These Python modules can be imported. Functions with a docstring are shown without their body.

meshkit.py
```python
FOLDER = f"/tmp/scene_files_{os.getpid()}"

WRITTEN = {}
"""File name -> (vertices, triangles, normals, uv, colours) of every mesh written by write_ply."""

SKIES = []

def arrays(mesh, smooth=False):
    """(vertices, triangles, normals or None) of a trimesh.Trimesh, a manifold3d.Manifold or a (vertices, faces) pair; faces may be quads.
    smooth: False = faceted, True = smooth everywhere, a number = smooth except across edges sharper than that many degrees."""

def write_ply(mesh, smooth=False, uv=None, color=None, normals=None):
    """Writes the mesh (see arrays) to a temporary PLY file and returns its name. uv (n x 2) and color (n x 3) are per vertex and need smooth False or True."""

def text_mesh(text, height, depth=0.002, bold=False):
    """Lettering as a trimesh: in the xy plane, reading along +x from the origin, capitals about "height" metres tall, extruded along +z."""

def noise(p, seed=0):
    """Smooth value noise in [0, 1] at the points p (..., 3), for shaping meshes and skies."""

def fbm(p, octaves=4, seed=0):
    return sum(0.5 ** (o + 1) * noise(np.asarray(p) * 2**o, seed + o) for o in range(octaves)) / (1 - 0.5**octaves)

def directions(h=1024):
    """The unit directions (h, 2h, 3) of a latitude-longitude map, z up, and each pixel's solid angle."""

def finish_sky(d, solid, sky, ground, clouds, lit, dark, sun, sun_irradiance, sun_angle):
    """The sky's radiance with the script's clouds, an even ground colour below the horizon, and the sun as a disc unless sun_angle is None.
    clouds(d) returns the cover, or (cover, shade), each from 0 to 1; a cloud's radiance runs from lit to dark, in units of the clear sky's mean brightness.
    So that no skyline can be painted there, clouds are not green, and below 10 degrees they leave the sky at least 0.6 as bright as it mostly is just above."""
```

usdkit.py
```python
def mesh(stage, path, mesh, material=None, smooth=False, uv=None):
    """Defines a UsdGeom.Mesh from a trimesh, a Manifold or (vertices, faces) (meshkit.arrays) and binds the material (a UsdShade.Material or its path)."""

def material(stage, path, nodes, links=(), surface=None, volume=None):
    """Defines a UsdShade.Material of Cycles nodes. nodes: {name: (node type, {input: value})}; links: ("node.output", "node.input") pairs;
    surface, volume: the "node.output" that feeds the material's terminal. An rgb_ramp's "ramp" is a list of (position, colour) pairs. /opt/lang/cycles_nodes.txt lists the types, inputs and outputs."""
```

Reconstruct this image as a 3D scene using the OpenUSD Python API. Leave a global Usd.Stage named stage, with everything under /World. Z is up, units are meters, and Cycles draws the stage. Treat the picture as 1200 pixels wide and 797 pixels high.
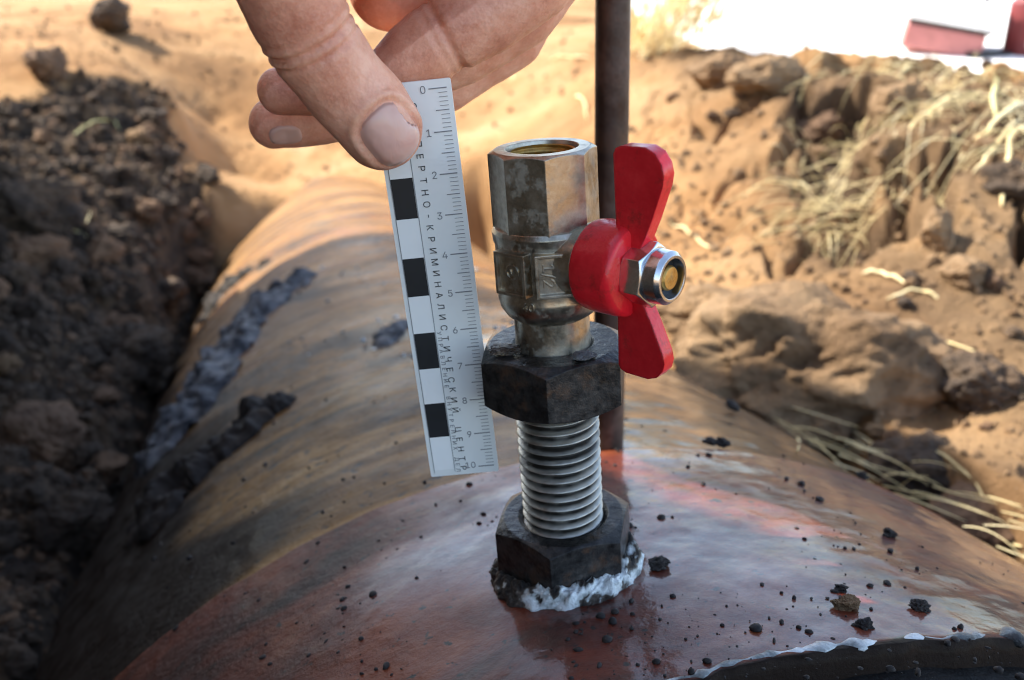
import math, random, sys
import numpy as np, trimesh
import manifold3d as m3
from manifold3d import Manifold, CrossSection
from scipy.interpolate import RBFInterpolator
from pxr import Usd, UsdGeom, UsdLux, UsdShade, Gf, Sdf, Vt
import usdkit, meshkit
from meshkit import noise, fbm

rng = np.random.default_rng(7)
random.seed(7)
PI = math.pi
stage = Usd.Stage.CreateInMemory()
UsdGeom.SetStageUpAxis(stage, UsdGeom.Tokens.z)
UsdGeom.SetStageMetersPerUnit(stage, 1.0)
UsdGeom.Xform.Define(stage, '/World')
UsdGeom.Scope.Define(stage, '/World/Looks')

# ------------------------------------------------------------------ camera, sky, sun, exposure
EYE = np.array([0.0, 0.0, 0.1708])
PITCH = math.radians(22)
cam = UsdGeom.Camera.Define(stage, '/World/camera')
cam.CreateHorizontalApertureAttr(36.0)
cam.CreateVerticalApertureAttr(36.0 * 680 / 1024)
cam.CreateFocalLengthAttr(33.0)
cam.CreateClippingRangeAttr(Gf.Vec2f(0.01, 200))
cam.CreateFStopAttr(15.0)
cam.CreateFocusDistanceAttr(0.235)
cam.CreateExposureAttr(1.5)
cam.AddTranslateOp().Set(Gf.Vec3d(*EYE))
cam.AddRotateXOp().Set(90 - 22.0)

SUN_AZ, SUN_EL = math.radians(-62), math.radians(43)
SUN = np.array([math.sin(SUN_AZ) * math.cos(SUN_EL), math.cos(SUN_AZ) * math.cos(SUN_EL), math.sin(SUN_EL)])
sun = UsdLux.DistantLight.Define(stage, '/World/sun')
sun.CreateNormalizeAttr(True); sun.CreateIntensityAttr(1.25); sun.CreateAngleAttr(0.5)
sun.CreateColorAttr(Gf.Vec3f(1.0, 0.94, 0.84))
sun.AddRotateZOp().Set(-math.degrees(SUN_AZ)); sun.AddRotateXOp().Set(-(90 - math.degrees(SUN_EL)) )
sky = UsdLux.DomeLight.Define(stage, '/World/sky')
sky_mat = usdkit.material(stage, '/World/Looks/sky', {
    's': ('sky_texture', {'sky_type': 'single_scattering', 'sun_disc': False, 'sun_elevation': SUN_EL, 'sun_rotation': SUN_AZ, 'aerosol_density': 1.6, 'ozone_density': 0.9}),
    'h': ('hsv', {'saturation': 0.92}), 'b': ('background_shader', {'strength': 0.15})}, [('s.color', 'h.color'), ('h.color', 'b.color')], surface='b.background')
UsdShade.MaterialBindingAPI.Apply(sky.GetPrim()).Bind(sky_mat)
sky.GetPrim().SetCustomDataByKey('kind', 'structure')

# ------------------------------------------------------------------ helpers
F_ = 1100.0
FW = np.array([0, math.cos(PITCH), -math.sin(PITCH)]); UP = np.array([0, math.sin(PITCH), math.cos(PITCH)]); RT = np.array([1.0, 0, 0])
def ray(u, v):
    return RT * (u - 600) + UP * (398.5 - v) + FW * F_
def at(u, v, y):
    "world point seen at photo position u, v at distance y in front of the camera's foot"
    d = ray(u, v); return EYE + d * (y / d[1])
def px(n, p):
    "metres that n photo pixels cover at point p"
    return n * float((np.asarray(p) - EYE) @ FW) / F_
used = {}
def numbered(path):
    k = used.get(path, -1) + 1; used[path] = k
    return path if k == 0 else f'{path}_{k:03d}'
def data(prim, **kw):
    for k, v in kw.items():
        if v: prim.SetCustomDataByKey(k, v)
    return prim
def thing(name, label, cat, loc=(0, 0, 0), group=None, rot=None):
    x = UsdGeom.Xform.Define(stage, numbered('/World/' + name))
    m = np.eye(4)
    if rot is not None: m[:3, :3] = np.asarray(rot).T          # columns of rot are the local axes
    m[3, :3] = loc
    x.AddTransformOp().Set(Gf.Matrix4d(*m.ravel().tolist()))
    p = x.GetPrim(); data(p, label=label, category=cat, group=group)
    p_loc[str(p.GetPath())] = (np.asarray(loc, float), np.eye(3) if rot is None else np.asarray(rot, float))
    return p
p_loc = {}
def arr(mesh):
    v, f, _ = meshkit.arrays(mesh); return v, f
def obj(name, mesh, mat, parent=None, smooth=30, world=False, **kw):
    base = str(parent.GetPath()) if parent is not None else '/World'
    path = numbered(base + '/' + name)
    if world and parent is not None:
        top = '/'.join(base.split('/')[:3]); loc, rot = p_loc[top]
        v, f = arr(mesh); mesh = ((v - loc) @ rot, f)
    m = usdkit.mesh(stage, path, mesh, M[mat], smooth=smooth)
    return data(m.GetPrim(), **kw)
def cat(*ms):
    vs, fs, n = [], [], 0
    for m in ms:
        v, f = arr(m); vs.append(v); fs.append(f + n); n += len(v)
    return np.vstack(vs), np.vstack(fs)
def moved(m, loc=(0, 0, 0), R=None, s=1.0):
    v, f = arr(m); v = v * s
    if R is not None: v = v @ np.asarray(R).T
    return v + np.asarray(loc), f
def rotz(a): c, s = math.cos(a), math.sin(a); return np.array([[c, -s, 0], [s, c, 0], [0, 0, 1.0]])
def rotx(a): c, s = math.cos(a), math.sin(a); return np.array([[1, 0, 0], [0, c, -s], [0, s, c.real]]) if False else np.array([[1, 0, 0], [0, c, -s], [0, s, c]])
def roty(a): c, s = math.cos(a), math.sin(a); return np.array([[c, 0, s], [0, 1, 0], [-s, 0, c]])
def frame(z, yhint=(0, 1, 0)):
    z = np.asarray(z, float); z = z / np.linalg.norm(z); x = np.cross(yhint, z); x /= np.linalg.norm(x); return np.stack([x, np.cross(z, x), z], 1)
def grid_mesh(P, wrap=False):
    "P (n, m, 3) to a mesh; wrap joins the last column to the first"
    n, m = P.shape[:2]; idx = np.arange(n * m).reshape(n, m)
    if wrap: idx = np.hstack([idx, idx[:, :1]])
    a, b, c, d = idx[:-1, :-1].ravel(), idx[:-1, 1:].ravel(), idx[1:, 1:].ravel(), idx[1:, :-1].ravel()
    return P.reshape(-1, 3), np.vstack([np.stack([a, b, c], 1), np.stack([a, c, d], 1)])
def revolve(profile, n=64):
    a = np.linspace(0, 2 * PI, n, endpoint=False); pr = np.asarray(profile, float)
    P = np.stack([np.outer(pr[:, 0], np.cos(a)), np.outer(pr[:, 0], np.sin(a)), np.repeat(pr[:, 1:2], n, 1)], -1)
    v, f = grid_mesh(P, True); return v, f
def solid(profile, n=64):
    return CrossSection([np.asarray(profile, float)]).revolve(n)
def tube(pts, rad, n=7, seed=None):
    pts = np.asarray(pts, float); rad = np.broadcast_to(rad, len(pts)).astype(float)
    t = np.gradient(pts, axis=0); t /= np.linalg.norm(t, axis=1, keepdims=True)
    ref = np.array([0.31, 0.2, 0.93]); a = np.linspace(0, 2 * PI, n, endpoint=False)
    x = np.cross(t, ref); x /= np.linalg.norm(x, axis=1, keepdims=True); y = np.cross(t, x)
    P = pts[:, None] + rad[:, None, None] * (np.cos(a)[None, :, None] * x[:, None] + np.sin(a)[None, :, None] * y[:, None])
    v, f = grid_mesh(P, True); k = len(v)
    v = np.vstack([v, pts[:1], pts[-1:]]); i = np.arange(n); j = (i + 1) % n; L = (len(pts) - 1) * n
    f = np.vstack([f, np.stack([np.full(n, k), j, i], 1), np.stack([np.full(n, k + 1), L + i, L + j], 1)])
    return v, f
def smooth_path(pts, n=16):
    pts = np.asarray(pts, float); t = np.linspace(0, 1, len(pts)); T = np.linspace(0, 1, n)
    from scipy.interpolate import PchipInterpolator
    return PchipInterpolator(t, pts)(T)
def capsules(chains, edge, smooth_iter=10, extra=None):
    "chains of (point, radius): hulls of neighbouring spheres, joined, refined, smoothed"
    parts = []
    for ch in chains:
        sp = [Manifold.sphere(r, 28).translate(list(map(float, p))) for p, r in ch]
        for a, b in zip(sp[:-1], sp[1:]): parts.append(Manifold.batch_hull([a, b]))
    for e in extra or []: parts.append(Manifold.batch_hull([Manifold.sphere(r, 28).translate(list(map(float, p))) for p, r in e]))
    m = Manifold.batch_boolean(parts, m3.OpType.Add).refine_to_length(edge)
    v, f = arr(m); t = trimesh.Trimesh(v, f, process=True)
    trimesh.smoothing.filter_taubin(t, lamb=0.5, nu=0.52, iterations=smooth_iter)
    return t
ico = {k: (lambda t: (np.array(t.vertices), np.array(t.faces)))(trimesh.creation.icosphere(k)) for k in (1, 2, 3, 4, 5)}
def clod(seed, sub=4, rough=0.22, cuts=9, stretch=(1, 0.9, 0.75)):
    "a broken lump of soil about 1 in radius"
    r = np.random.default_rng(seed); v, f = ico[sub]; d = v / np.linalg.norm(v, axis=1, keepdims=True)
    rad = np.ones(len(d))
    for _ in range(cuts):
        n = r.normal(size=3); n /= np.linalg.norm(n); h = r.uniform(0.66, 0.95)
        c = d @ n; rad = np.where(c > 0.05, np.minimum(rad, h / np.maximum(c, 0.05)), rad)
    o = r.uniform(0, 50, 3)
    rad = rad * (1 + rough * (fbm(d * 1.7 + o, 4, 3) - 0.5) * 1.6 + rough * 0.5 * (fbm(d * 7 + o, 3, 5) - 0.5))
    return d * rad[:, None] * np.asarray(stretch), f

# ------------------------------------------------------------------ materials
M = {}
def mat(name, nodes, links, surface='p.BSDF'):
    M[name] = usdkit.material(stage, '/World/Looks/' + name, nodes, links, surface=surface); return M[name]
def rough_mat(name, stops, scale=6, detail=8, rough=0.9, bump=0.5, bscale=60, bdist=0.01, metallic=0.0, spec=0.3, extra=None, distortion=0.4, rvar=0.0, coords='geometry.position'):
    n = {'g': ('geometry', {}), 'tc': ('texture_coordinate', {}),
         'n': ('noise_texture', {'scale': scale, 'detail': detail, 'roughness': 0.65, 'distortion': distortion}),
         'r': ('rgb_ramp', {'ramp': stops}),
         'n2': ('noise_texture', {'scale': bscale, 'detail': 6.0, 'roughness': 0.65}),
         'b': ('bump', {'strength': bump, 'distance': bdist}),
         'mr': ('map_range', {'from_min': 0.3, 'from_max': 0.7, 'to_min': rough - rvar, 'to_max': rough + rvar}),
         'p': ('principled_bsdf', {'metallic': metallic, 'specular_ior_level': spec})}
    src = 'g.position' if coords == 'geometry.position' else 'tc.object'
    l = [(src, 'n.vector'), (src, 'n2.vector'), ('n.fac', 'r.fac'), ('r.color', 'p.base_color'), ('n2.fac', 'b.height'), ('b.normal', 'p.normal'),
         ('n2.fac', 'mr.value'), ('mr.result', 'p.roughness')]
    return mat(name, n, l)

# ground: orange clay, darkened by one mask: real soil of the heap, painted shade in hollows
mat('ground', {
    'g': ('geometry', {}), 'a': ('attribute', {'attribute': 'topsoil_shade'}), 'a2': ('attribute', {'attribute': 'grey'}),
    'n': ('noise_texture', {'scale': 3.5, 'detail': 9.0, 'roughness': 0.68, 'distortion': 0.6}),
    'rc': ('rgb_ramp', {'ramp': [(0.25, (0.20, 0.105, 0.045)), (0.42, (0.36, 0.195, 0.082)), (0.55, (0.47, 0.275, 0.125)), (0.72, (0.55, 0.37, 0.205))]}),
    'rg': ('rgb_ramp', {'ramp': [(0.3, (0.045, 0.028, 0.016)), (0.45, (0.155, 0.096, 0.052)), (0.6, (0.27, 0.172, 0.09)), (0.74, (0.40, 0.232, 0.10))]}),
    'n3': ('noise_texture', {'scale': 26.0, 'detail': 6.0, 'roughness': 0.7}),
    'rd': ('rgb_ramp', {'ramp': [(0.3, (0.022, 0.016, 0.012)), (0.48, (0.062, 0.043, 0.029)), (0.62, (0.12, 0.077, 0.043)), (0.78, (0.20, 0.115, 0.055))]}),
    'mg': ('mix_color', {}), 'mx': ('mix_color', {}),
    'nb': ('noise_texture', {'scale': 110.0, 'detail': 8.0, 'roughness': 0.75}), 'b': ('bump', {'strength': 0.85, 'distance': 0.014}),
    'p': ('principled_bsdf', {'roughness': 0.95, 'specular_ior_level': 0.15})},
    [('g.position', 'n.vector'), ('g.position', 'n3.vector'), ('g.position', 'nb.vector'), ('n.fac', 'rc.fac'), ('n.fac', 'rg.fac'), ('n3.fac', 'rd.fac'),
     ('a2.fac', 'mg.fac'), ('rc.color', 'mg.a'), ('rg.color', 'mg.b'),
     ('a.fac', 'mx.fac'), ('mg.result', 'mx.a'), ('rd.color', 'mx.b'), ('mx.result', 'p.base_color'), ('nb.fac', 'b.height'), ('b.normal', 'p.normal')])
rough_mat('clod_clay', [(0.3, (0.10, 0.058, 0.03)), (0.45, (0.23, 0.145, 0.08)), (0.6, (0.33, 0.22, 0.125)), (0.75, (0.44, 0.27, 0.13))], scale=9, bscale=140, bdist=0.014, bump=0.9, spec=0.15)
rough_mat('clod_dark', [(0.3, (0.022, 0.016, 0.013)), (0.5, (0.056, 0.040, 0.028)), (0.66, (0.105, 0.068, 0.041)), (0.8, (0.17, 0.10, 0.05))], scale=22, bscale=150, bdist=0.006, spec=0.2)
rough_mat('clod_brown', [(0.3, (0.06, 0.035, 0.022)), (0.5, (0.125, 0.075, 0.044)), (0.7, (0.20, 0.12, 0.068))], scale=18, bscale=150, bdist=0.006, spec=0.2)
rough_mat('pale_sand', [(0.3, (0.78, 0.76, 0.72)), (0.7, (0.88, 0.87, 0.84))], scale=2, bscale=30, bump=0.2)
rough_mat('straw', [(0.3, (0.45, 0.33, 0.14)), (0.48, (0.70, 0.57, 0.29)), (0.68, (0.86, 0.77, 0.50))], scale=12, bscale=300, rough=0.7, bdist=0.001)
rough_mat('straw_green', [(0.3, (0.36, 0.34, 0.14)), (0.5, (0.52, 0.48, 0.22)), (0.7, (0.62, 0.58, 0.30))], scale=12, bscale=300, rough=0.7, bdist=0.001)
rough_mat('crumb', [(0.3, (0.012, 0.010, 0.010)), (0.6, (0.03, 0.025, 0.022)), (0.8, (0.07, 0.05, 0.04))], scale=60, bscale=400, bdist=0.001, rough=0.7)

# pipe coordinates: x across, y along the axis, z up from the axis
def pipe_mat(name, ramp, ramp2, speck, rough, rvar, sx=(3, 12, 3), coat=0.0, bd=0.004, metallic=0.0, bscale=70, spec=0.35, sfreq=160, slo=0.30, shi=0.36, crough=0.2):
    mat(name, {
        'tc': ('texture_coordinate', {}), 'mp': ('mapping', {'scale': sx}),
        'n': ('noise_texture', {'scale': 1.0, 'detail': 9.0, 'roughness': 0.66, 'distortion': 0.8}), 'r': ('rgb_ramp', {'ramp': ramp}),
        'm2': ('noise_texture', {'scale': 9.0, 'detail': 7.0, 'roughness': 0.7, 'distortion': 0.5}), 'r2': ('rgb_ramp', {'ramp': ramp2}),
        'mk': ('rgb_ramp', {'ramp': [(0.47, (0, 0, 0)), (0.60, (1, 1, 1))]}),
        'nk': ('noise_texture', {'scale': 4.3, 'detail': 8.0, 'roughness': 0.7}), 'mx': ('mix_color', {}),
        'sp': ('noise_texture', {'scale': sfreq, 'detail': 3.0, 'roughness': 0.6}), 'sr': ('map_range', {'from_min': slo, 'from_max': shi, 'to_min': 1.0, 'to_max': 0.0}),
        'ms': ('mix_color', {'b': speck}), 'tar_shade': ('attribute', {'attribute': 'tar_shade'}), 'mt': ('mix_color', {'b': (0.016, 0.010, 0.007)}),
        'nb': ('noise_texture', {'scale': bscale, 'detail': 8.0, 'roughness': 0.7}), 'b': ('bump', {'strength': 0.5, 'distance': bd}),
        'mr': ('map_range', {'from_min': 0.32, 'from_max': 0.68, 'to_min': rough - rvar, 'to_max': rough + rvar}),
        'sl': ('map_range', {'from_min': 0.0, 'from_max': 1.0, 'to_min': spec, 'to_max': 0.06}),
        'p': ('principled_bsdf', {'coat_ior': 1.55, 'coat_roughness': crough, 'metallic': metallic}),
        'wet_shade': ('attribute', {'attribute': 'wet_shade'}), 'ct': ('map_range', {'from_min': 0.0, 'from_max': 1.0, 'to_min': 0.04, 'to_max': 1.0}), 'cx': ('math', {'math_type': 'multiply'}),
        'cn': ('noise_texture', {'scale': 55.0, 'detail': 5.0, 'roughness': 0.6}), 'cb': ('bump', {'strength': 0.3, 'distance': 0.0012}), 'cw': ('noise_texture', {'scale': 16.0, 'detail': 6.0, 'roughness': 0.65}),
        'cm': ('map_range', {'from_min': 0.36, 'from_max': 0.56, 'to_min': coat * 0.35, 'to_max': coat})},
        [('tc.object', 'mp.vector'), ('mp.vector', 'n.vector'), ('n.fac', 'r.fac'), ('tc.object', 'm2.vector'), ('m2.fac', 'r2.fac'),
         ('tc.object', 'nk.vector'), ('nk.fac', 'mk.fac'), ('mk.color', 'mx.fac'), ('r.color', 'mx.a'), ('r2.color', 'mx.b'),
         ('tc.object', 'sp.vector'), ('sp.fac', 'sr.value'), ('sr.result', 'ms.fac'), ('mx.result', 'ms.a'), ('ms.result', 'mt.a'), ('tar_shade.fac', 'mt.fac'), ('tar_shade.fac', 'sl.value'), ('tc.object', 'cn.vector'), ('cn.fac', 'cb.height'), ('cb.normal', 'p.coat_normal'), ('tc.object', 'cw.vector'), ('cw.fac', 'cm.value'), ('wet_shade.fac', 'ct.value'), ('cm.result', 'cx.value1'), ('ct.result', 'cx.value2'), ('cx.value', 'p.coat_weight'), ('sl.result', 'p.specular_ior_level'), ('mt.result', 'p.base_color'),
         ('tc.object', 'nb.vector'), ('nb.fac', 'b.height'), ('b.normal', 'p.normal'), ('m2.fac', 'mr.value'), ('mr.result', 'p.roughness')])
pipe_mat('pipe_muddy', [(0.36, (0.016, 0.009, 0.004)), (0.44, (0.10, 0.042, 0.007)), (0.53, (0.21, 0.100, 0.020)), (0.66, (0.33, 0.185, 0.060))],
         [(0.38, (0.16, 0.044, 0.004)), (0.50, (0.22, 0.095, 0.015)), (0.60, (0.09, 0.070, 0.05))], (0.03, 0.025, 0.022), 0.5, 0.14, sx=(4, 26, 4), bd=0.009, coat=1.0, crough=0.18, spec=0.16, sfreq=140, slo=0.33, shi=0.41)
pipe_mat('pipe_primer', [(0.32, (0.011, 0.003, 0.002)), (0.43, (0.055, 0.008, 0.002)), (0.54, (0.115, 0.016, 0.003)), (0.68, (0.20, 0.045, 0.010))],
         [(0.3, (0.014, 0.004, 0.003)), (0.5, (0.036, 0.010, 0.007)), (0.7, (0.06, 0.026, 0.021))], (0.006, 0.005, 0.005), 0.5, 0.12, sx=(14, 22, 14), bd=0.0035, bscale=150, coat=1.0, spec=0.28, crough=0.12, sfreq=230, slo=0.31, shi=0.37)
rough_mat('bitumen', [(0.3, (0.004, 0.004, 0.004)), (0.6, (0.012, 0.011, 0.010)), (0.75, (0.035, 0.03, 0.028))], scale=50, bscale=160, rough=0.55, rvar=0.2, bdist=0.004, spec=0.18, coords='o')
rough_mat('glint_grit_white', [(0.38, (0.012, 0.012, 0.012)), (0.47, (0.16, 0.18, 0.18)), (0.6, (0.66, 0.70, 0.70))], scale=45, bscale=200, rough=0.4, rvar=0.15, bdist=0.003, spec=0.5, coords='o')
rough_mat('mud_grey', [(0.32, (0.012, 0.012, 0.014)), (0.46, (0.05, 0.051, 0.056)), (0.57, (0.15, 0.15, 0.155)), (0.75, (0.22, 0.20, 0.165))], scale=60, bscale=180, rough=0.7, rvar=0.15, bdist=0.005, spec=0.2)
rough_mat('mud_black', [(0.3, (0.008, 0.007, 0.007)), (0.55, (0.03, 0.024, 0.02)), (0.75, (0.08, 0.055, 0.035))], scale=40, bscale=150, rough=0.7, rvar=0.15, bdist=0.005, spec=0.15)
# metals
def metal(name, ramp, rough, rvar, scale=130, bdist=0.0006, metallic=1.0, bscale=500, dirt=None, dlo=0.52, dhi=0.6, dscale=70, bev=0.0004, attr=None):
    n = {'g': ('geometry', {}), 'n': ('noise_texture', {'scale': scale, 'detail': 7.0, 'roughness': 0.65}), 'r': ('rgb_ramp', {'ramp': ramp}),
         'nb': ('noise_texture', {'scale': bscale, 'detail': 5.0, 'roughness': 0.6}), 'bv': ('bevel', {'radius': bev}), 'b': ('bump', {'strength': 0.4, 'distance': bdist}),
         'mr': ('map_range', {'from_min': 0.3, 'from_max': 0.7, 'to_min': rough - rvar, 'to_max': rough + rvar}),
         'p': ('principled_bsdf', {}), 'nd': ('noise_texture', {'scale': dscale, 'detail': 7.0, 'roughness': 0.7}),
         'dm': ('map_range', {'from_min': dlo, 'from_max': dhi, 'to_min': 0.0, 'to_max': 1.0}), 'mx': ('mix_color', {'b': dirt or (0.03, 0.025, 0.02)}),
         'mm': ('map_range', {'from_min': 0.0, 'from_max': 1.0, 'to_min': metallic, 'to_max': 0.0})}
    l = [('g.position', 'n.vector'), ('n.fac', 'r.fac'), ('r.color', 'mx.a'), ('g.position', 'nd.vector'), ('nd.fac', 'dm.value'), ('dm.result', 'mx.fac'), ('mx.result', 'p.base_color'),
         ('dm.result', 'mm.value'), ('mm.result', 'p.metallic'), ('g.position', 'nb.vector'), ('nb.fac', 'b.height'), ('bv.bevel', 'b.normal'), ('b.normal', 'p.normal'),
         ('n.fac', 'mr.value'), ('mr.result', 'p.roughness')]
    if attr:
        n['at'] = ('attribute', {'attribute': attr}); l = [x for x in l if x[1] not in ('mx.fac', 'mm.value')] + [('at.fac', 'mx.fac'), ('at.fac', 'mm.value')]; l = [x for x in l if x[0] not in ('nd.fac', 'dm.result')and x[1] != 'nd.vector']; del n['nd'], n['dm']
    return mat(name, n, l)
metal('nickel_brass', [(0.3, (0.36, 0.31, 0.23)), (0.55, (0.50, 0.45, 0.36)), (0.75, (0.62, 0.575, 0.48))], 0.29, 0.07, bdist=0.00025, bscale=260, dirt=(0.045, 0.036, 0.024), dlo=0.50, dhi=0.84, dscale=170)
metal('brass', [(0.3, (0.40, 0.22, 0.05)), (0.6, (0.62, 0.40, 0.13))], 0.38, 0.1, dirt=(0.10, 0.05, 0.02), dlo=0.55, dhi=0.7)
metal('black_steel', [(0.32, (0.009, 0.0085, 0.008)), (0.5, (0.021, 0.020, 0.019)), (0.62, (0.038, 0.035, 0.032)), (0.74, (0.09, 0.082, 0.074))], 0.34, 0.14, metallic=0.3, dirt=(0.06, 0.032, 0.018), dlo=0.54, dhi=0.68, scale=240, dscale=110, bdist=0.0012, bscale=420, bev=0.0006)
metal('bright_thread', [(0.3, (0.40, 0.385, 0.34)), (0.6, (0.62, 0.60, 0.53))], 0.46, 0.1, dirt=(0.018, 0.015, 0.011), attr='grime')
metal('stainless', [(0.3, (0.55, 0.56, 0.57)), (0.6, (0.72, 0.73, 0.74))], 0.18, 0.06, bdist=0.0001, dlo=0.66, dhi=0.75)
metal('rod_steel', [(0.3, (0.020, 0.011, 0.008)), (0.52, (0.050, 0.028, 0.020)), (0.7, (0.11, 0.065, 0.048))], 0.42, 0.12, metallic=0.2, dirt=(0.05, 0.022, 0.012), scale=60, bscale=300)
metal('red_paint', [(0.3, (0.58, 0.010, 0.018)), (0.55, (0.68, 0.018, 0.026)), (0.75, (0.74, 0.03, 0.036))], 0.20, 0.06, metallic=0.0, dirt=(0.30, 0.02, 0.016), bdist=0.0004, dlo=0.56, dhi=0.72, bev=0.0009, dscale=160)
mat('weld', {'g': ('geometry', {}), 'a': ('attribute', {'attribute': 'slag'}), 'n': ('noise_texture', {'scale': 700.0, 'detail': 4.0}), 'ad': ('math', {'math_type': 'multiply_add', 'value2': 0.35}),
    'r': ('rgb_ramp', {'ramp': [(0.38, (0.008, 0.007, 0.006)), (0.5, (0.03, 0.022, 0.016)), (0.60, (0.09, 0.075, 0.06)), (0.66, (0.42, 0.45, 0.43)), (0.82, (0.82, 0.86, 0.84))]}),
    'nb': ('noise_texture', {'scale': 320.0, 'detail': 6.0, 'roughness': 0.7}), 'b': ('bump', {'strength': 0.8, 'distance': 0.003}), 'p': ('principled_bsdf', {'roughness': 0.4, 'specular_ior_level': 0.5})},
    [('g.position', 'n.vector'), ('n.fac', 'ad.value1'), ('a.fac', 'ad.value3'), ('ad.value', 'r.fac'), ('r.color', 'p.base_color'), ('g.position', 'nb.vector'), ('nb.fac', 'b.height'), ('b.normal', 'p.normal')])
rough_mat('weld_dark', [(0.4, (0.010, 0.008, 0.007)), (0.52, (0.04, 0.025, 0.015)), (0.60, (0.20, 0.16, 0.11)), (0.68, (0.5, 0.48, 0.42))], scale=120, bscale=220, rough=0.5, bdist=0.003, spec=0.5)
def plain(name, col, rough=0.5, var=0.1, scale=80, spec=0.4, bscale=300, bdist=0.0005):
    c = np.array(col); return rough_mat(name, [(0.3, tuple(c * (1 - var))), (0.7, tuple(np.minimum(c * (1 + var), 0.95)))], scale=scale, rough=rough, bscale=bscale, bdist=bdist, bump=0.3, spec=spec)
plain('ruler_plastic', (0.72, 0.735, 0.70), 0.42, 0.03, bdist=0.0001)
plain('ruler_block_white', (0.80, 0.81, 0.78), 0.4, 0.02, bdist=0.0001)
plain('ruler_black', (0.012, 0.013, 0.014), 0.4, 0.3, bdist=0.0001)
plain('ruler_ink', (0.05, 0.052, 0.055), 0.5, 0.1, bdist=0.0001)
plain('ruler_grey', (0.20, 0.205, 0.21), 0.5, 0.1, bdist=0.0001)
plain('case_white', (0.80, 0.80, 0.79), 0.5, 0.05)
plain('case_red', (0.42, 0.16, 0.14), 0.5, 0.15)
plain('case_black', (0.03, 0.027, 0.025), 0.6, 0.2)
plain('jug_maroon', (0.17, 0.03, 0.03), 0.5, 0.2)
plain('jug_pink', (0.70, 0.48, 0.44), 0.5, 0.1)
plain('cloth_trousers', (0.045, 0.05, 0.04), 0.9, 0.3, scale=200, bscale=900, bdist=0.001)
plain('hair_dark', (0.03, 0.02, 0.015), 0.6, 0.4, scale=200, bscale=900)
plain('cloth_sleeve', (0.05, 0.06, 0.085), 0.9, 0.3, scale=300, bscale=900, bdist=0.001)
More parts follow.
